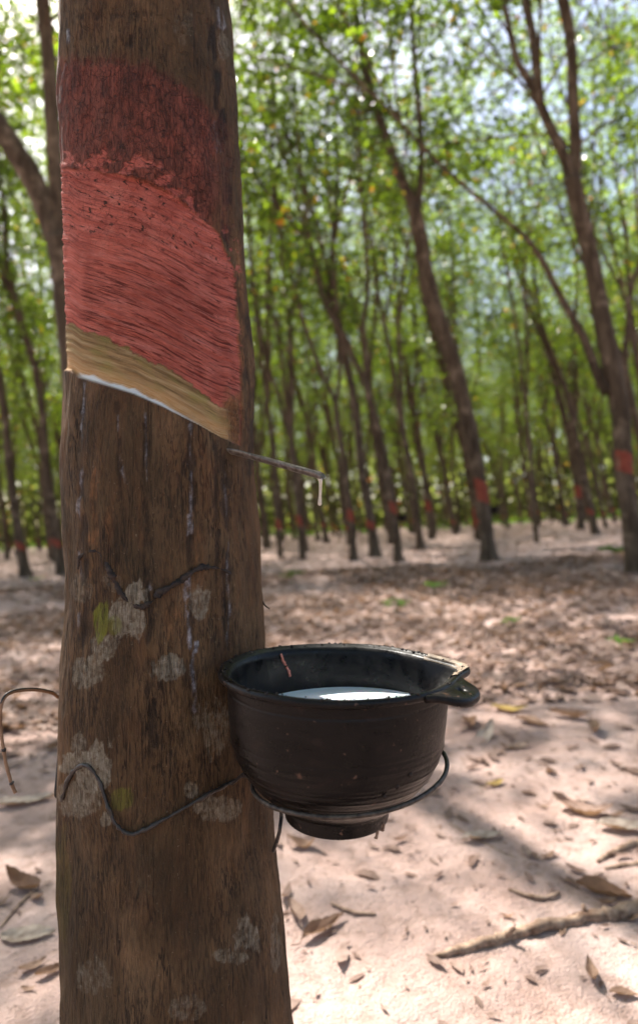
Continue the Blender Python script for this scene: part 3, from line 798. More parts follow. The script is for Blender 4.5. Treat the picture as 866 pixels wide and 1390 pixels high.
# ------------------------------------------------------------------ trees behind
def leaflets(P, out, n_hint=None, L=(.09, .15), asp=.38, rng=RNG, droop=.35):
    """three leaflets per stalk at points P (n,3); out (n,3) is the direction away from the twig"""
    n = len(P)
    d = out + rng.normal(size=(n, 3))*.55; d[:, 2] -= droop
    d /= np.linalg.norm(d, axis=1)[:, None]
    nrm = np.array([0, 0, 1.0]) + rng.normal(size=(n, 3))*.45
    s = np.cross(d, nrm); s /= np.linalg.norm(s, axis=1)[:, None] + 1e-9
    nn = np.cross(s, d)
    Vs = []
    for ang in (-.75, 0, .75):
        a = d*math.cos(ang) + s*math.sin(ang); b = -d*math.sin(ang) + s*math.cos(ang)
        ln = rng.uniform(*L, n)[:, None]; w = ln*asp*.5
        bend = nn*rng.uniform(-.05, .22, n)[:, None]*ln
        p0 = P + a*.03
        Vs.append(np.stack([p0, p0 + a*ln*.48 + b*w + bend, p0 + a*ln - nn*ln*.12, p0 + a*ln*.48 - b*w + bend], 1))
    return np.concatenate(Vs, 0)       # (3n,4,3)

def leaf_mesh(name, quads, mat):
    V = quads.reshape(-1, 3); k = np.arange(len(quads))*4
    return mesh_from(name, V, [np.stack([k, k+1, k+2, k+3], 1)], mat, smooth=False)

def sun_gap(P):
    """thin spots of the canopy: True where a leaf would shade one of the sunlit patches by the near trunk"""
    t = P[:, 2] / TO_SUN[2]
    gx, gy = P[:, 0] - TO_SUN[0]*t, P[:, 1] - TO_SUN[1]*t
    hit = np.zeros(len(P), bool)
    for (x, y, rx, ry, rot) in GAPS:
        dx, dy = gx-x, gy-y; c, s = math.cos(rot), math.sin(rot)
        hit |= ((dx*c+dy*s)/rx)**2 + ((-dx*s+dy*c)/ry)**2 < 1
    return hit
GAPS = []

def crown_from(limbs, base, rng, ncl=44, per=58, zlo=3.4, spread=1.25, gaps=False, L=(.10, .16)):
    """clusters of leaves on twigs round the limbs; returns leaf quads and a list of twig paths (relative to base)"""
    pts = np.concatenate([spline(l, 40) for l in limbs])
    pts = pts[pts[:, 2] - base[2] > zlo - 1.0]
    if len(pts) < 4: pts = np.concatenate([spline(l, 40) for l in limbs])[-30:]
    Q, tw = [], []
    for c in range(ncl):
        p = pts[rng.integers(len(pts))]
        o = rng.normal(size=3)*np.array([spread, spread, .45]); o[2] = abs(o[2])*.9 + .15
        q = p + o
        zc = zlo*rng.uniform(.72, 1.35)
        if q[2] - base[2] < zc: q[2] = base[2] + zc + abs(rng.normal())*1.6
        if q[1] < 1.6 and q[2] < 3.2: continue
        mid = (p+q)/2 + np.array([0, 0, .12])
        tw.append((p - base, mid - base, q - base))
        n = int(per*.70*rng.uniform(.5, 1.5))
        sg = rng.uniform(.20, .44)
        off = rng.normal(size=(n, 3))*np.array([sg, sg, sg*.65])
        P = q + off
        out = off/np.linalg.norm(off, axis=1)[:, None]
        if gaps:
            keep = ~sun_gap(P); P, out = P[keep], out[keep]
        if len(P): Q.append(leaflets(P, out, rng=rng, L=L))
    return np.concatenate(Q) - base, tw

def extend(P, r_, zmax, base, rng, lean=.1):
    """carry a limb on above the frame"""
    P = [np.array(p, float) for p in P]; r_ = list(r_)
    d = P[-1]-P[-2]; d /= np.linalg.norm(d)
    while P[-1][2] - base[2] < zmax:
        d = d + np.array([rng.normal()*.12, rng.normal()*.12, .10]); d /= np.linalg.norm(d)
        P.append(P[-1] + d*.9); r_.append(max(.012, r_[-1]*.84))
    return P, r_

def panel_patch(Pts, rad, z0, z1, base):
    """strip of painted bark facing the camera side of a trunk between two heights"""
    zz = np.linspace(z0, z1, 10); V = []
    Pts = np.asarray(Pts); rad = np.asarray(rad)
    od = np.argsort(Pts[:, 2]); A = np.linspace(-1.25, 1.25, 14) - math.pi/2
    for z in zz:
        c = [np.interp(z, Pts[od, 2], Pts[od, k]) for k in (0, 1)]; r_ = np.interp(z, Pts[od, 2], rad[od])*1.035 + .002
        V.append(np.stack([c[0]+r_*np.cos(A), c[1]+r_*np.sin(A), z - .035*np.sin(A+math.pi/2) + .006*RNG.normal(size=14)], 1))
    V = np.concatenate(V) - base; m = 14
    i, j = np.meshgrid(np.arange(9), np.arange(13), indexing='ij'); i, j = i.ravel(), j.ravel()
    return mesh_from('painted_panel', V, [np.stack([i*m+j, i*m+j+1, (i+1)*m+j+1, (i+1)*m+j], 1)], M['panel'])

def finish_tree(root, base, trunk, trad, limbs, lrad, rng, panel=None, zlo=5.2, ncl=46, per=58, gaps=False, spread=1.25, bark='bark', seg=14, pchance=1.0):
    b = MB()
    tp = spline(np.c_[np.array(trunk), np.array(trad)], max(12, len(trunk)*6))
    wob = 1 + .10*fbm(np.arange(len(tp))*.35, root.name.__hash__() % 97, 3, 2)
    foot = 1 + .45*np.exp(-np.maximum(tp[:, 2]-base[2], 0)/.10)
    b.tube(tp[:, :3] - base, tp[:, 3]*wob*foot, seg, .10)
    for l, r_ in zip(limbs, lrad):
        lp = spline(np.c_[np.array(l), np.array(r_)], max(10, len(l)*5))
        b.tube(lp[:, :3] - base, np.maximum(lp[:, 3], .006), max(8, seg-4), .10)
    q, tw = crown_from(limbs, base, rng, ncl, per, zlo, spread, gaps)
    for p, m_, e in tw: b.tube(spline([p, m_, e], 5), np.linspace(.014, .004, 5), 4)
    tr = obj('trunk', b.mesh('trunk', M[bark]), root)
    cr = obj('crown', leaf_mesh('crown', q, M['leaf']), root)
    if panel and rng.random() < pchance:
        obj('painted_panel', panel_patch(trunk, trad, base[2]+panel[0], base[2]+panel[1], base), root)
    return tr, cr

CUPS = []
def traced_tree(label, base_px, trunk, limbs, seed, panel_px=None, zmax=9.0, y=None, group=None, cup=None, gaps=False, flat=False, **kw):
    rng = np.random.default_rng(seed)
    if y is None: base = on_ground(*base_px)
    else:
        b = at_depth(base_px[0], base_px[1], y); base = np.array([b[0], y, float(gz(b[0], y))])
    y = base[1]
    W = lambda x, yy, dy=0: at_depth(x, yy, y + dy)
    T = [base - [0, 0, .15]] + [W(a, b_) for a, b_, w in trunk[1:]]; tr_ = [w/2*y/F for a, b_, w in trunk]
    Ls, Lr = [], []
    for k, l in enumerate(limbs):
        sg = 0.0 if flat else (-1 if k % 2 else 1)*(.25 + .25*rng.random())
        P = [W(a, b_, sg*i/max(1, len(l)-1)*(l[0][1]-b_)/F*y*.25) for i, (a, b_, w) in enumerate(l)]
        P, r_ = extend(P, [w/2*y/F for a, b_, w in l], zmax + 1.8, base, rng)
        Ls.append(P); Lr.append(r_)
    root = empty('rubber_tree', base, label, 'tree', group)
    pan = None
    if panel_px:
        z1 = W(*panel_px[0])[2] - base[2]; z0 = W(*panel_px[1])[2] - base[2]; pan = (z0, z1)
    finish_tree(root, base, T, tr_, Ls, Lr, rng, pan, gaps=gaps, **kw)
    if cup: CUPS.append((W(*cup), y, label))
    return root

# sunlit patches round the near trunk (x, y, half sizes, turn)
GAPS += [(.18, 1.06, .42, .42, .0), (.62, 1.62, .40, .16, -.35), (.85, 1.2, .3, .12, -.5), (-.70, 1.15, .07, .05, 0), (-1.0, 2.1, .12, .06, 0), (-1.3, 2.6, .10, .07, 0), (.5, 2.6, .25, .05, .1), (1.4, 3.1, .3, .07, -.1), (.2, 3.6, .35, .06, .1), (2.2, 4.2, .4, .12, -.1), (.9, 5.0, .5, .12, .1), (2.6, 5.8, .5, .2, 0), (.2, 6.6, .6, .2, .1), (-2.6, 4.6, .4, .12, 0), (1.8, 7.6, .7, .3, -.1)]

traced_tree('leaning rubber tree with red painted band, thick middle trunk right of the latex drop', (665, 762),
    [(665, 762, 22), (656, 680, 17), (640, 588, 18), (616, 492, 21), (585, 402, 23), (572, 330, 21), (562, 280, 20)],
    [[(564, 285, 17), (542, 237, 14), (517, 165, 13), (498, 103, 12), (489, 47, 12), (480, 0, 11)], [(566, 288, 11), (571, 240, 9), (572, 203, 8.5), (567, 131, 8), (561, 62, 7), (558, 0, 6)],
     [(517, 165, 7), (498, 138, 6), (487, 110, 5)]], 21, ((655, 652), (658, 682)), cup=(670, 688), ncl=40, gaps=True)
traced_tree('thick rubber tree with knobby fork and red band at the right picture border', (868, 778),
    [(868, 778, 30), (855, 700, 24), (846, 641, 23), (843, 564, 24), (831, 503, 25), (815, 420, 24), (800, 340, 23), (786, 285, 22), (776, 240, 23)],
    [[(777, 242, 21), (766, 212, 15), (744, 166, 14), (723, 117, 13), (704, 86, 10), (695, 55, 9), (683, 0, 8)], [(778, 246, 19), (781, 200, 17), (778, 138, 15), (775, 61, 15), (767, 12, 16), (763, -20, 14)],
     [(733, 140, 13), (728, 90, 13), (724, 55, 13), (714, 0, 12)], [(824, 535, 16), (808, 500, 13), (794, 462, 12), (781, 438, 11), (757, 395, 9), (735, 352, 8), (704, 313, 6)]],
    22, ((852, 615), (854, 642)), zmax=8.5, ncl=46, gaps=True)
traced_tree('slender forked rubber tree with small red band just left of the middle trunk', (542, 763),
    [(542, 763, 12), (534, 690, 10), (520, 614, 11), (507, 560, 11), (496, 518, 11)],
    [[(497, 522, 9), (480, 486, 8), (467, 455, 7), (442, 415, 6), (424, 340, 6), (409, 235, 5), (402, 170, 4)], [(498, 524, 8), (497, 470, 7), (493, 440, 6.5), (499, 395, 6), (497, 330, 6), (491, 265, 5), (485, 165, 5)]],
    23, ((532, 682), (534, 697)), cup=(546, 699), ncl=36)
traced_tree('thin rubber tree forking low behind the hanging latex drop', (481, 761),
    [(481, 761, 10), (475, 692, 9), (467, 629, 9), (459, 580, 9), (455, 540, 9)],
    [[(456, 545, 7), (440, 514, 6), (427, 480, 6), (411, 433, 5.5), (399, 385, 5), (380, 310, 4.5), (366, 230, 4)], [(456, 545, 6), (461, 514, 6), (458, 458, 5), (455, 380, 5), (450, 300, 4)]], 24, ((474, 692), (477, 708)), ncl=34)
traced_tree('thin rubber tree with a forked stem standing below the tip of the spout', (412, 760),
    [(412, 760, 9), (406, 707, 8), (400, 654, 8), (395, 600, 8)],
    [[(396, 603, 6.5), (378, 538, 5.5), (364, 498, 5), (353, 455, 5), (345, 390, 4.5), (338, 300, 4)], [(396, 603, 6), (397, 520, 5.5), (394, 442, 5), (386, 395, 5), (380, 310, 4), (370, 220, 4)]], 25, ((406, 700), (408, 714)), ncl=34)
traced_tree('thin rubber tree nearest to the right edge of the near trunk', (381, 757),
    [(381, 757, 8), (378, 714, 7), (370, 610, 7), (362, 540, 6.5)], [[(363, 545, 6), (352, 470, 5), (344, 400, 5), (336, 300, 4)], [(364, 548, 5), (366, 480, 4.5), (362, 400, 4), (368, 310, 4)]], 26, ((377, 705), (379, 718)), ncl=32)
traced_tree('forked rubber tree with orange brown bark between the middle trunk and the right trunk', (788, 719),
    [(788, 719, 11), (784, 665, 10), (775, 600, 11), (768, 572, 11)],
    [[(768, 575, 9), (752, 512, 8), (738, 463, 7), (722, 405, 6), (700, 335, 5), (688, 250, 4)], [(769, 576, 8), (780, 570, 7), (782, 530, 6.5), (779, 455, 6), (783, 370, 5), (775, 260, 5)]], 27, ((781, 660), (784, 676)), ncl=36)
traced_tree('very thin pale rubber tree in the gap left of the orange brown forked tree', (729, 737),
    [(729, 737, 6), (723, 672, 6), (720, 613, 6), (714, 560, 6)], [[(714, 563, 5), (706, 480, 4.5), (694, 400, 4), (680, 320, 3.5)], [(714, 560, 4), (716, 470, 4), (712, 390, 3)]], 28, None, ncl=28)
traced_tree('dark thin rubber tree almost hidden close behind the middle trunk', (650, 731),
    [(650, 731, 10), (643, 672, 9), (634, 626, 9), (620, 575, 9)], [[(620, 578, 8), (600, 500, 6), (582, 440, 6), (566, 380, 5), (540, 300, 4)], [(620, 578, 6), (622, 500, 5), (616, 420, 5), (612, 330, 4)]], 29, ((643, 690), (646, 720)), ncl=32)
traced_tree('rubber tree with two long upright limbs between the slender forked tree and middle trunk', (587, 732),
    [(587, 732, 9), (579, 670, 8), (568, 598, 8), (558, 550, 8)], [[(558, 553, 7), (548, 480, 6), (535, 420, 5), (520, 340, 5), (508, 250, 4)], [(559, 553, 6), (566, 480, 5), (560, 400, 5), (566, 320, 4)]], 30, ((579, 680), (581, 694)), ncl=32)
# the large forked tree half hidden by the near trunk
traced_tree('large forked rubber tree half hidden behind the near trunk left side', (118, 820),
    [(118, 835, 44), (112, 650, 38), (104, 520, 36), (91, 400, 36), (80, 320, 36)],
    [[(79, 330, 32), (60, 280, 30), (42, 238, 31), (20, 203, 31), (0, 172, 30), (-28, 130, 27), (-60, 70, 24)], [(82, 335, 22), (76, 250, 21), (71, 170, 21), (66, 80, 20), (58, 0, 20), (46, -120, 20), (36, -260, 19), (24, -420, 17)],
     [(20, 203, 12), (-5, 150, 10), (-25, 60, 9)]], 31, None, y=4.9, flat=True, zmax=8, gaps=True, ncl=52, spread=1.5)
traced_tree('thin dark rubber tree leaning left in the gap beside the near trunk left edge', (118, 742),
    [(118, 742, 10), (108, 640, 9), (84, 518, 9), (66, 478, 8.5), (52, 437, 8)],
    [[(53, 440, 7), (37, 394, 7), (29, 345, 6.5), (22, 293, 6), (12, 245, 6), (0, 150, 5), (-10, 60, 5)], [(60, 460, 6), (56, 390, 5), (50, 320, 5), (40, 220, 4)]], 32, None, ncl=34, gaps=True)
traced_tree('rubber tree with a long thin side limb at the upper left border', (-70, 775),
    [(-70, 775, 18), (-78, 600, 16), (-84, 450, 15), (-88, 300, 14)],
    [[(-86, 310, 12), (-100, 200, 10), (-110, 80, 9)], [(-87, 300, 8), (-50, 215, 7), (-20, 170, 6.5), (0, 150, 6)], [(-87, 300, 9), (-60, 180, 9), (-40, 60, 8)]], 33, None, zmax=8, ncl=42, gaps=True)

# crown and limbs of the tapped tree itself, high above the frame
def hero_crown():
    rng = np.random.default_rng(77)
    top = np.array([HR[-1, 1], HR[-1, 2], HR[-1, 0]])
    Ls, Lr = [], []
    for dx, dy in ((-.5, .15), (.45, .35), (.0, -.5)):
        P, r_ = extend([top - [0, 0, .1], top + [dx*.4, dy*.4, .7], top + [dx, dy, 1.6]], [.046, .038, .032], 8.5, np.zeros(3), rng)
        Ls.append(P); Lr.append(r_)
    b = MB()
    for l, r_ in zip(Ls, Lr):
        lp = spline(np.c_[np.array(l), np.array(r_)], 40); b.tube(lp[:, :3] - HBASE, np.maximum(lp[:, 3], .006), 10, .08)
    q, tw = crown_from(Ls, HBASE, rng, 46, 58, 4.2, 1.3, True)
    for p, m_, e in tw: b.tube(spline([p, m_, e], 5), np.linspace(.014, .004, 5), 4)
    obj('limbs', b.mesh('limbs', M['bark']), HERO)
    obj('crown', leaf_mesh('crown', q, M['leaf']), HERO)
hero_crown()

# kinds of tree for the rows behind
def variant(seed):
    rng = np.random.default_rng(seed); base = np.zeros(3)
    lean = rng.uniform(.06, .17); fork = rng.uniform(2.2, 4.4)
    T = [np.array([0, 0, -.15])]; r_ = [.100]
    z = 0; p = T[0].copy()
    for k in range(4):
        p = p + np.array([-lean*fork/4 + rng.normal()*.03, rng.normal()*.05, (fork+.15)/4]); T.append(p.copy()); r_.append(.088 - .005*k)
    Ls, Lr = [], []
    for k in range(rng.integers(2, 4)):
        a = rng.random()*2*math.pi; s = rng.uniform(.12, .32)
        P = [p - [0, 0, .08], p + [s*math.cos(a)*.6 - lean*.5, s*math.sin(a)*.6, .6], p + [s*math.cos(a)*1.6 - lean*1.1, s*math.sin(a)*1.6, 1.6]]
        P, q = extend(P, [.068, .058, .05], rng.uniform(11, 14), base, rng); Ls.append(P); Lr.append(q)
        if rng.random() < .8:
            c = P[3] if len(P) > 3 else P[-1]
            P2, q2 = extend([c, c + [rng.normal()*.3, rng.normal()*.3, .6]], [.040, .034], 11, base, rng); Ls.append(P2); Lr.append(q2)
    root = empty('rubber_tree', (0, 0, 0), 'tall thin rubber tree in the dense rows far behind the near trees', 'tree', 'rubber trees in the far rows')
    finish_tree(root, base, T, r_, Ls, Lr, rng, (.48, .61), zlo=float(rng.choice([4.0, 5.4, 6.6])), ncl=52, per=53, seg=10, pchance=.28)
    return root
VAR = [variant(100 + k) for k in range(7)]
used = [False]*len(VAR)
def place(k, loc, rz, sc):
    src = VAR[k]
    if not used[k]: r_ = src; used[k] = True
    else:
        r_ = src.copy(); COL.objects.link(r_)
        for ch in [c for c in bpy.data.objects if c.parent == src]:
            c = ch.copy(); COL.objects.link(c); c.parent = r_
    r_.location = loc; r_.rotation_euler = (0, 0, rz); r_.scale = (sc, sc, sc*RNG.uniform(.95, 1.15))
    return r_
KIDS = None
taken = [np.array(o.location)[:2] for o in bpy.data.objects if o.name.startswith('rubber_tree') and o.parent is None and o not in VAR]
rngp = np.random.default_rng(55); cnt = 0
for iy, y in enumerate(np.arange(13.0, 61, 3.5)):
    half = y*.56 + 2.5
    for x in np.arange(-half - 3.0, half + .3, 2.55):
        X = x + rngp.normal()*.35 + (iy % 2)*1.2; Y = y + rngp.normal()*.45
        if min(np.hypot(*(t-[X, Y])) for t in taken) < 1.7: continue
        place(int(rngp.integers(len(VAR))), (X, Y, float(gz(X, Y))), rngp.uniform(-.5, .5), rngp.uniform(.85, 1.12)); cnt += 1
for X, Y in ((-7.6, 5.0), (-8.6, 9.8), (-10.4, 8.0), (-5.6, 12.2), (-7.4, 11.0), (7.6, 10.2), (6.6, 5.2), (1.0, 11.8), (-4, -3), (.5, -3.6), (4.6, -3.2), (-2.2, -7), (2.4, -7.4), (6.5, -7), (-6.5, -7.2), (0, -11), (-4.5, -11), (4.6, -11), (-5, .8), (5, 1.0)):  # trees behind the camera are unseen, added to block sky light
    place(int(rngp.integers(len(VAR))), (X, Y, float(gz(X, Y))), rngp.uniform(-.5, .5), 1.0); cnt += 1
print('row trees', cnt)

# small cups hanging on two of the trees behind
def far_cup(P, label):
    b = MB(); b.lathe(spline([(.078, 0), (.088, .002), (.088, -.004), (.080, -.010), (.075, -.06), (.055, -.09), (.036, -.10), (.036, -.11), (.001, -.11)], 30), 24)
    b.lathe(spline([(.078, 0), (.074, -.02), (.068, -.06), (.04, -.09), (.001, -.095)], 14), 24)
    o = obj('latex_cup', b.mesh('far_cup', M['cup']), None, P)
    tag(o, label, 'cup')
for (P, y, _), lab in zip(CUPS, ('small blurred black latex cup on the leaning middle tree with the red band', 'small blurred black latex cup on the slender forked tree left of the middle trunk')):
    far_cup(P, lab)

# woods and low growth past the last rows
def far_growth():
    rng = np.random.default_rng(8); n = 30000
    X = rng.uniform(-80, 80, n); Y = rng.uniform(61, 88, n)
    H = 11.5 + 4*fbm(X*.12, Y*.12, 2, 3); Z = rng.random(n)**1.15*H
    P = np.stack([X, Y, Z + gz(X, Y)], 1); out = rng.normal(size=(n, 3))
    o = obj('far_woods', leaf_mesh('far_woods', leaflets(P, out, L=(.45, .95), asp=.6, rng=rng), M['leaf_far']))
    tag(o, 'hazy green woods past the last rows of trees', 'woods', kind='stuff')
    n = 5200
    X = rng.uniform(-48, 48, n); Y = 34 + 27*rng.random(n)**.6; k = fbm(X*.25, Y*.25, 6, 3)
    X, Y, k = X[k > .08], Y[k > .08], k[k > .08]
    P = np.stack([X, Y, gz(X, Y) + rng.random(len(X))**1.6*.55*np.minimum(1, k*4)], 1); out = rng.normal(size=(len(X), 3)) + [0, 0, .6]
    o = obj('undergrowth', leaf_mesh('undergrowth', leaflets(P, out, L=(.15, .35), asp=.5, rng=rng, droop=.1), M['seedling']))
    tag(o, 'bright green low growth at the far end of the plantation floor', 'undergrowth', kind='stuff')
far_growth()

# ------------------------------------------------------------------ litter on the ground
def ground_z(X, Y):
    near = sstep(9, 3, np.hypot(X, Y))
    return gz(X, Y) + near*(.008*fbm(X*9, Y*9, 2.2, 4) + .0035*fbm(X*36, Y*36, 8.0, 3))

def litter_mass():
    rng = np.random.default_rng(19)
    xs, ys = [], []
    def sow(n, y0, y1, pw, thr):
        Y = y0 + (y1-y0)*rng.random(n)**pw; X = (rng.random(n)*2-1)*(.62*Y + .5)
        d = fbm(X*.9, Y*.9, 3, 3) + .25*rng.normal(size=n)
        k = d > thr(Y); xs.append(X[k]); ys.append(Y[k])
    sow(13000, .75, 2.6, .8, lambda y: .52 - .45*sstep(1.5, 2.5, y))
    sow(32000, 1.55, 9, .8, lambda y: .62 - .68*sstep(1.5, 3.4, y))
    sow(16000, 8, 36, .8, lambda y: -.1)
    X, Y = np.concatenate(xs), np.concatenate(ys); n = len(X)
    far = sstep(2, 10, Y)
    nr = sstep(2.6, 1.6, Y)
    L = rng.uniform(.035, .095, n)*(1+.7*far) * (.62 + .38*sstep(1.2, 2.6, Y)) * np.where((nr > .3) & (rng.random(n) < .86), rng.uniform(.10, .45, n), 1.0); W = L*rng.uniform(.3, .48, n)
    yaw = rng.random(n)*2*math.pi; tilt = rng.normal(size=n)*.16; roll = rng.normal(size=n)*.22
    tilt = tilt*(1-.6*nr); roll = roll*(1-.6*nr)
    curl = rng.uniform(-.3, .7, n); fold = rng.uniform(.05, .5, n)
    u = np.array([-.5, -.17, .17, .5]); wdt = np.array([.12, .95, .85, .04])
    A = np.stack([np.cos(yaw)*np.cos(tilt), np.sin(yaw)*np.cos(tilt), np.sin(tilt)], 1)
    S = np.stack([-np.sin(yaw)*np.cos(roll), np.cos(yaw)*np.cos(roll), np.sin(roll)], 1)
    Nn = np.cross(A, S)
    Z = ground_z(X, Y) + .0015 + (.011 - .009*nr)*rng.random(n) + .25*L*np.abs(np.sin(tilt)) 
    C = np.stack([X, Y, Z], 1)
    V = np.zeros((n, 4, 3, 3))
    for a in range(4):
        for b_, sd in enumerate((-1, 0, 1)):
            V[:, a, b_] = C + A*(u[a]*L)[:, None] + S*(sd*wdt[a]*.5*W)[:, None] + Nn*((curl*L*u[a]**2*1.2) + (abs(sd)*fold*W*.5*wdt[a]))[:, None]
    k = np.arange(n)[:, None]*12; q = []
    for a in range(3):
        for b_ in range(2):
            q.append(np.concatenate([k+a*3+b_, k+(a+1)*3+b_, k+(a+1)*3+b_+1, k+a*3+b_+1], 1))
    o = obj('leaf_litter', mesh_from('leaf_litter', V.reshape(-1, 3), [np.concatenate(q)], M['litter']))
    tag(o, 'brown and grey leaf litter strewn over the plantation floor', 'leaf litter', kind='stuff')
litter_mass()

def dry_leaf_mesh(name, seed, mat, L=.12, asp=.42, curl=.6, fold=.4):
    rng = np.random.default_rng(seed); nu, nv = 15, 9
    u = np.linspace(0, 1, nu)[:, None]; v = np.linspace(-1, 1, nv)[None]
    w = np.sin(math.pi*np.clip(u, 0, 1)**.85)**.75 * (1 - .25*u)
    X = (u-.5)*L + 0*v; Yv = v*w*L*asp*.5*(1 + .10*fbm(u*7, v*0 + np.sign(v)*3, seed, 2))
    Zv = curl*L*((u-.5)**2)*(1+.5*rng.normal()) + fold*np.abs(v)**1.5*w*L*asp*.5 + .020*L*8*fbm(u*3.2, v*2.2, seed*1.3, 3)*.5
    Zv = Zv + .012*L*np.cos(u*38)*np.abs(v)
    V = np.stack([X, Yv, Zv], 2).reshape(-1, 3); V[:, 2] -= V[:, 2].min()
    i, j = np.meshgrid(np.arange(nu-1), np.arange(nv-1), indexing='ij'); i, j = i.ravel(), j.ravel()
    b = MB(); b.add(V, np.stack([i*nv+j, i*nv+j+1, (i+1)*nv+j+1, (i+1)*nv+j], 1))
    b.tube(spline([(-L*.5-.02, .002, V[:, 2].mean()*.3 + .004), (-L*.55, 0, .003), (-L*.48, 0, V[4, 2])], 6), .0009, 5)
    me = b.mesh(name, M[mat])
    return me
LEAVES = [dry_leaf_mesh('fallen_leaf', 60+k, 'dry', .10 + .012*(k % 4), .36 + .05*(k % 3), (.2, .9, 1.6, .5, 1.2)[k % 5], (.15, .7, .35, 1.0)[k % 4]) for k in range(9)]
def lay(me, X, Y, yaw, sc=1.0, tx=0.0, ty=0.0, lift=.002, name='fallen_leaf'):
    o = obj(name, me, None, (X, Y, float(ground_z(np.array(X), np.array(Y))) + lift))
    o.rotation_euler = (tx, ty, yaw); o.scale = (sc, sc, sc)
    return o
def special_leaf(px, py, yaw, L, mat, label, seed, curl=.6, fold=.4, tx=0, ty=0, asp=.45):
    p = on_ground(px, py)
    o = lay(dry_leaf_mesh('fallen_leaf', seed, mat, L, asp, curl, fold), p[0], p[1], yaw, 1, tx, ty)
    tag(o, label, 'leaf', 'fallen leaves on the near ground')
special_leaf(38, 1272, .1, .085, 'pale_dry', 'pale grey fallen leaf lying flat at the lower left, beside the near trunk', 301, .15, .1, asp=.55)
special_leaf(34, 1092, .3, .14, 'pale_dry', 'long pale folded leaf on the left under the tip of the tan wire', 302, .3, .3)
special_leaf(28, 1206, 2.7, .09, 'dry', 'dark curled leaf at the left border between the two pale leaves', 303, 1.4, .8, ty=-.2)
special_leaf(655, 1140, .15, .085, 'pale_dry', 'grey curled leaf lying in the shadow stripe right of the cup', 304, .6, .5)
special_leaf(790, 1102, -.5, .125, 'dry', 'large brown curled leaf on the right above the two sticks', 305, .5, .5, ty=.05)
special_leaf(845, 1128, -.2, .10, 'pale_dry', 'broad pale leaf by the right border next to the large brown leaf', 306, .5, .4, asp=.5)
special_leaf(440, 1262, .75, .095, 'dry', 'narrow rolled brown leaf near the right edge of the near trunk base', 307, .4, .9, asp=.3)
special_leaf(416, 1150, -.25, .07, 'dry', 'small brown leaf on bright sand just below the cup foot', 308, 1.2, .6, ty=-.25)
special_leaf(398, 1240, 1.9, .07, 'dry', 'crumpled brown leaf against the right side of the near trunk', 309, 1.5, 1.0, tx=.4)
special_leaf(745, 1052, 1.5, .04, 'dry', 'tiny brown leaf on the sunlit sand to the right', 310, .5, .5, ty=.5)
special_leaf(672, 1066, .5, .06, 'yellow_dry', 'yellowish fallen leaf at the head of the upper shadow stripe', 311, .5, .4)
special_leaf(692, 966, -.2, .12, 'yellow_dry', 'yellow tan leaf on the dark litter right of the cup tab', 312, .5, .5)
special_leaf(820, 1215, -.6, .09, 'dry', 'pinkish long leaf lying across the shade above the big stick', 313, .3, .7)
special_leaf(660, 1000, .8, .12, 'pale_dry', 'pale leaf sticking up at the border between litter and bright sand', 314, .9, .6, ty=-.5)
def near_leaves():
    rng = np.random.default_rng(91); n = 0
    while n < 60:
        py = 905 + 480*rng.random(); px = -20 + 906*rng.random()
        p = on_ground(px, py)
        if 75 < px < 395 and py > 905 and p[1] < 1.0: continue
        dens = .3 + 1.6*fbm(p[0]*2.2, p[1]*2.2, 5, 3) + .35*(p[1] > 1.9) + .25*(px < 90)
        if rng.random() > dens: continue
        o = lay(LEAVES[int(rng.integers(9))], p[0], p[1], rng.random()*6.28, rng.uniform(.2, .5) if p[1] < 1.8 else rng.uniform(.6, 1.15), rng.normal()*.06, rng.normal()*.08)
        tag(o, 'dry curled brown leaf lying loose on the plantation soil', 'leaf', 'fallen leaves on the near ground'); n += 1
near_leaves()

def stick(name, pts, w, label, group=None, seed=0, cat='stick'):
    P = []
    rads = []
    for (px, py), ww in zip(pts, w):
        p = on_ground(px, py); r_ = ww/2*p[1]/F
        P.append(p + [0, 0, r_*.6]); rads.append(r_)
    n = max(24, len(pts)*14)
    S = spline(np.c_[np.array(P), rads], n)
    wob = np.stack([fbm(np.arange(n)*.3, seed, k, 2) for k in range(3)], 1)
    b = MB(); c = S[:, :3].mean(0)
    b.tube(S[:, :3] + wob*S[:, 3:4]*.5, S[:, 3]*(1 + .30*fbm(np.arange(n)*.4, seed+7, 1, 4)), 14, .22)
    if len(pts) > 6:
        for q, sx in ((int(n*.35), 1), (int(n*.68), -1)):
            d = np.array([.35*sx, -.25*sx, .5]); e0 = S[q, :3]
            b.tube([e0, e0 + d*.02, e0 + d*.034 + [.003, 0, 0]], [S[q, 3]*.62, S[q, 3]*.5, S[q, 3]*.36], 9, .3)
    o = obj(name, b.mesh(name, M['stick'], origin=c), None, c); tag(o, label, cat, group)
stick('fallen_branch', [(580, 1304), (620, 1294), (668, 1282), (705, 1270), (760, 1258), (812, 1250), (848, 1246), (905, 1228)], [4, 10, 13, 14, 13, 14, 19, 17], 'thick pale fallen branch lying along the lower right ground', None, 1, 'branch')
stick('fallen_stick', [(810, 1172), (835, 1160), (870, 1146), (910, 1132)], [5, 8, 9, 9], 'short reddish stick poking in from the right border above the fallen branch', None, 2)
stick('fallen_stick', [(822, 1182), (850, 1178), (905, 1170)], [4, 7, 8], 'pale stick lying just below the reddish stick at the right border', None, 3)
stick('twig', [(0, 1262), (28, 1228), (50, 1210)], [3, 4, 3], 'thin dark twig on the left ground beside the near trunk', None, 4, 'twig')
stick('twig', [(590, 840), (655, 838), (720, 845)], [3, 3, 2], 'thin twig lying flat in the leaf litter behind the cup', None, 5, 'twig')
stick('twig', [(610, 1120), (680, 1158), (720, 1172)], [2.5, 3, 2], 'thin twig lying in the wide shadow stripe', None, 6, 'twig')
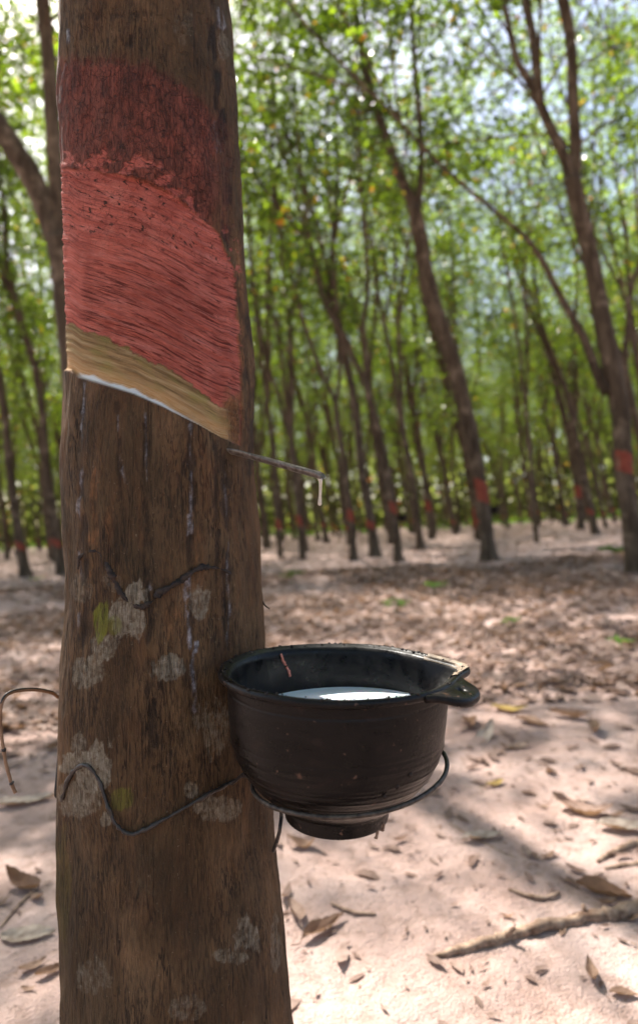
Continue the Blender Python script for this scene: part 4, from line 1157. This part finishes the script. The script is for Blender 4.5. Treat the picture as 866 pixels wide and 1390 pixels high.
stick('twig', [(450, 1228), (480, 1240), (510, 1243)], [3, 4, 3], 'short dark twig on the bright sand below the cup', None, 7, 'twig')
stick('twig', [(690, 1210), (735, 1222), (760, 1214)], [4, 6, 4], 'short dark twig in the shade just above the fallen branch', None, 8, 'twig')

def seedling(px, py, h, n, label, seed, spread=.08):
    rng = np.random.default_rng(seed); p = on_ground(px, py); p[2] = float(ground_z(p[0], p[1]))
    root = empty('seedling', p, label, 'seedling')
    b = MB(); b.tube(spline([(0, 0, -.01), (.005, .003, h*.5), (.002, 0, h)], 8), np.linspace(.0025, .0012, 8), 6); obj('stem', b.mesh('stem', M['seedling']), root)
    for k in range(n):
        a = k*2.4 + rng.random(); L = spread*rng.uniform(.8, 1.3)
        me = dry_leaf_mesh('leaf', seed*10+k, 'seedling', L, .42, .3, .25)
        o = obj('leaf', me, root); o.location = (L*.5*math.cos(a), L*.5*math.sin(a), h*rng.uniform(.6, 1.0)); o.rotation_euler = (0, rng.uniform(-.5, .2), a)
seedling(538, 834, .10, 7, 'pale leafed seedling standing in the litter behind the cup', 401, .11)
seedling(690, 853, .06, 5, 'bright green seedling in the litter right of the cup rim', 402)
seedling(842, 882, .05, 4, 'small green seedling near the right border', 403, .07)
seedling(48, 792, .10, 6, 'green seedling on the left ground beside the near trunk', 404, .14)
seedling(397, 795, .16, 9, 'leafy green seedling right of the near trunk on sunny ground', 405, .16)
seedling(836, 768, .20, 10, 'yellow green seedling at the foot of the thick right tree', 406, .2)
seedling(590, 808, .10, 6, 'green seedling in the middle distance left of the middle trunk', 407, .12)

# ------------------------------------------------------------------ light, sky, camera
w = bpy.data.worlds.new('World'); SC.world = w; w.use_nodes = True
nt = w.node_tree; nt.nodes.clear()
sky = nt.nodes.new('ShaderNodeTexSky'); sky.sky_type = 'NISHITA'; sky.sun_disc = False
sky.sun_elevation = SUN_EL; sky.sun_rotation = math.atan2(SUN_H[0], SUN_H[1])
sky.air_density = 1.0; sky.dust_density = 3.5; sky.ozone_density = 1.0
bg = nt.nodes.new('ShaderNodeBackground'); bg.inputs[1].default_value = .11
ow = nt.nodes.new('ShaderNodeOutputWorld')
nt.links.new(sky.outputs[0], bg.inputs[0]); nt.links.new(bg.outputs[0], ow.inputs[0])
sl = bpy.data.lights.new('sun', 'SUN'); sl.energy = 5.0; sl.angle = R(.53); sl.color = (1, .94, .86)
so = bpy.data.objects.new('sun', sl); COL.objects.link(so)
so.rotation_euler = Vector(-TO_SUN).to_track_quat('-Z', 'Y').to_euler()
so.location = (-4, 6, 14)

cd = bpy.data.cameras.new('camera'); co = bpy.data.objects.new('camera', cd); COL.objects.link(co)
mw = Matrix.Identity(4)
for k, v in enumerate((rt, up, -fw)):
    for i in range(3): mw[i][k] = v[i]
for i in range(3): mw[i][3] = CAM[i]
co.matrix_world = mw
cd.sensor_fit = 'HORIZONTAL'; cd.sensor_width = 24; cd.lens = 24
cd.shift_y = -(695 - CY) / 866
cd.clip_start = .02; cd.clip_end = 2000
cd.dof.use_dof = True; cd.dof.focus_distance = .485; cd.dof.aperture_fstop = 4.9
SC.camera = co

SC.view_settings.view_transform = 'Standard'; SC.view_settings.look = 'None'
SC.view_settings.exposure = 1.7; SC.view_settings.gamma = 1
SC.view_settings.use_curve_mapping = False
SC.render.engine = 'CYCLES'
SC.cycles.use_denoising = True
SC.cycles.max_bounces = 8; SC.cycles.diffuse_bounces = 4; SC.cycles.transmission_bounces = 4; SC.cycles.transparent_max_bounces = 4
SC.cycles.sample_clamp_indirect = 8
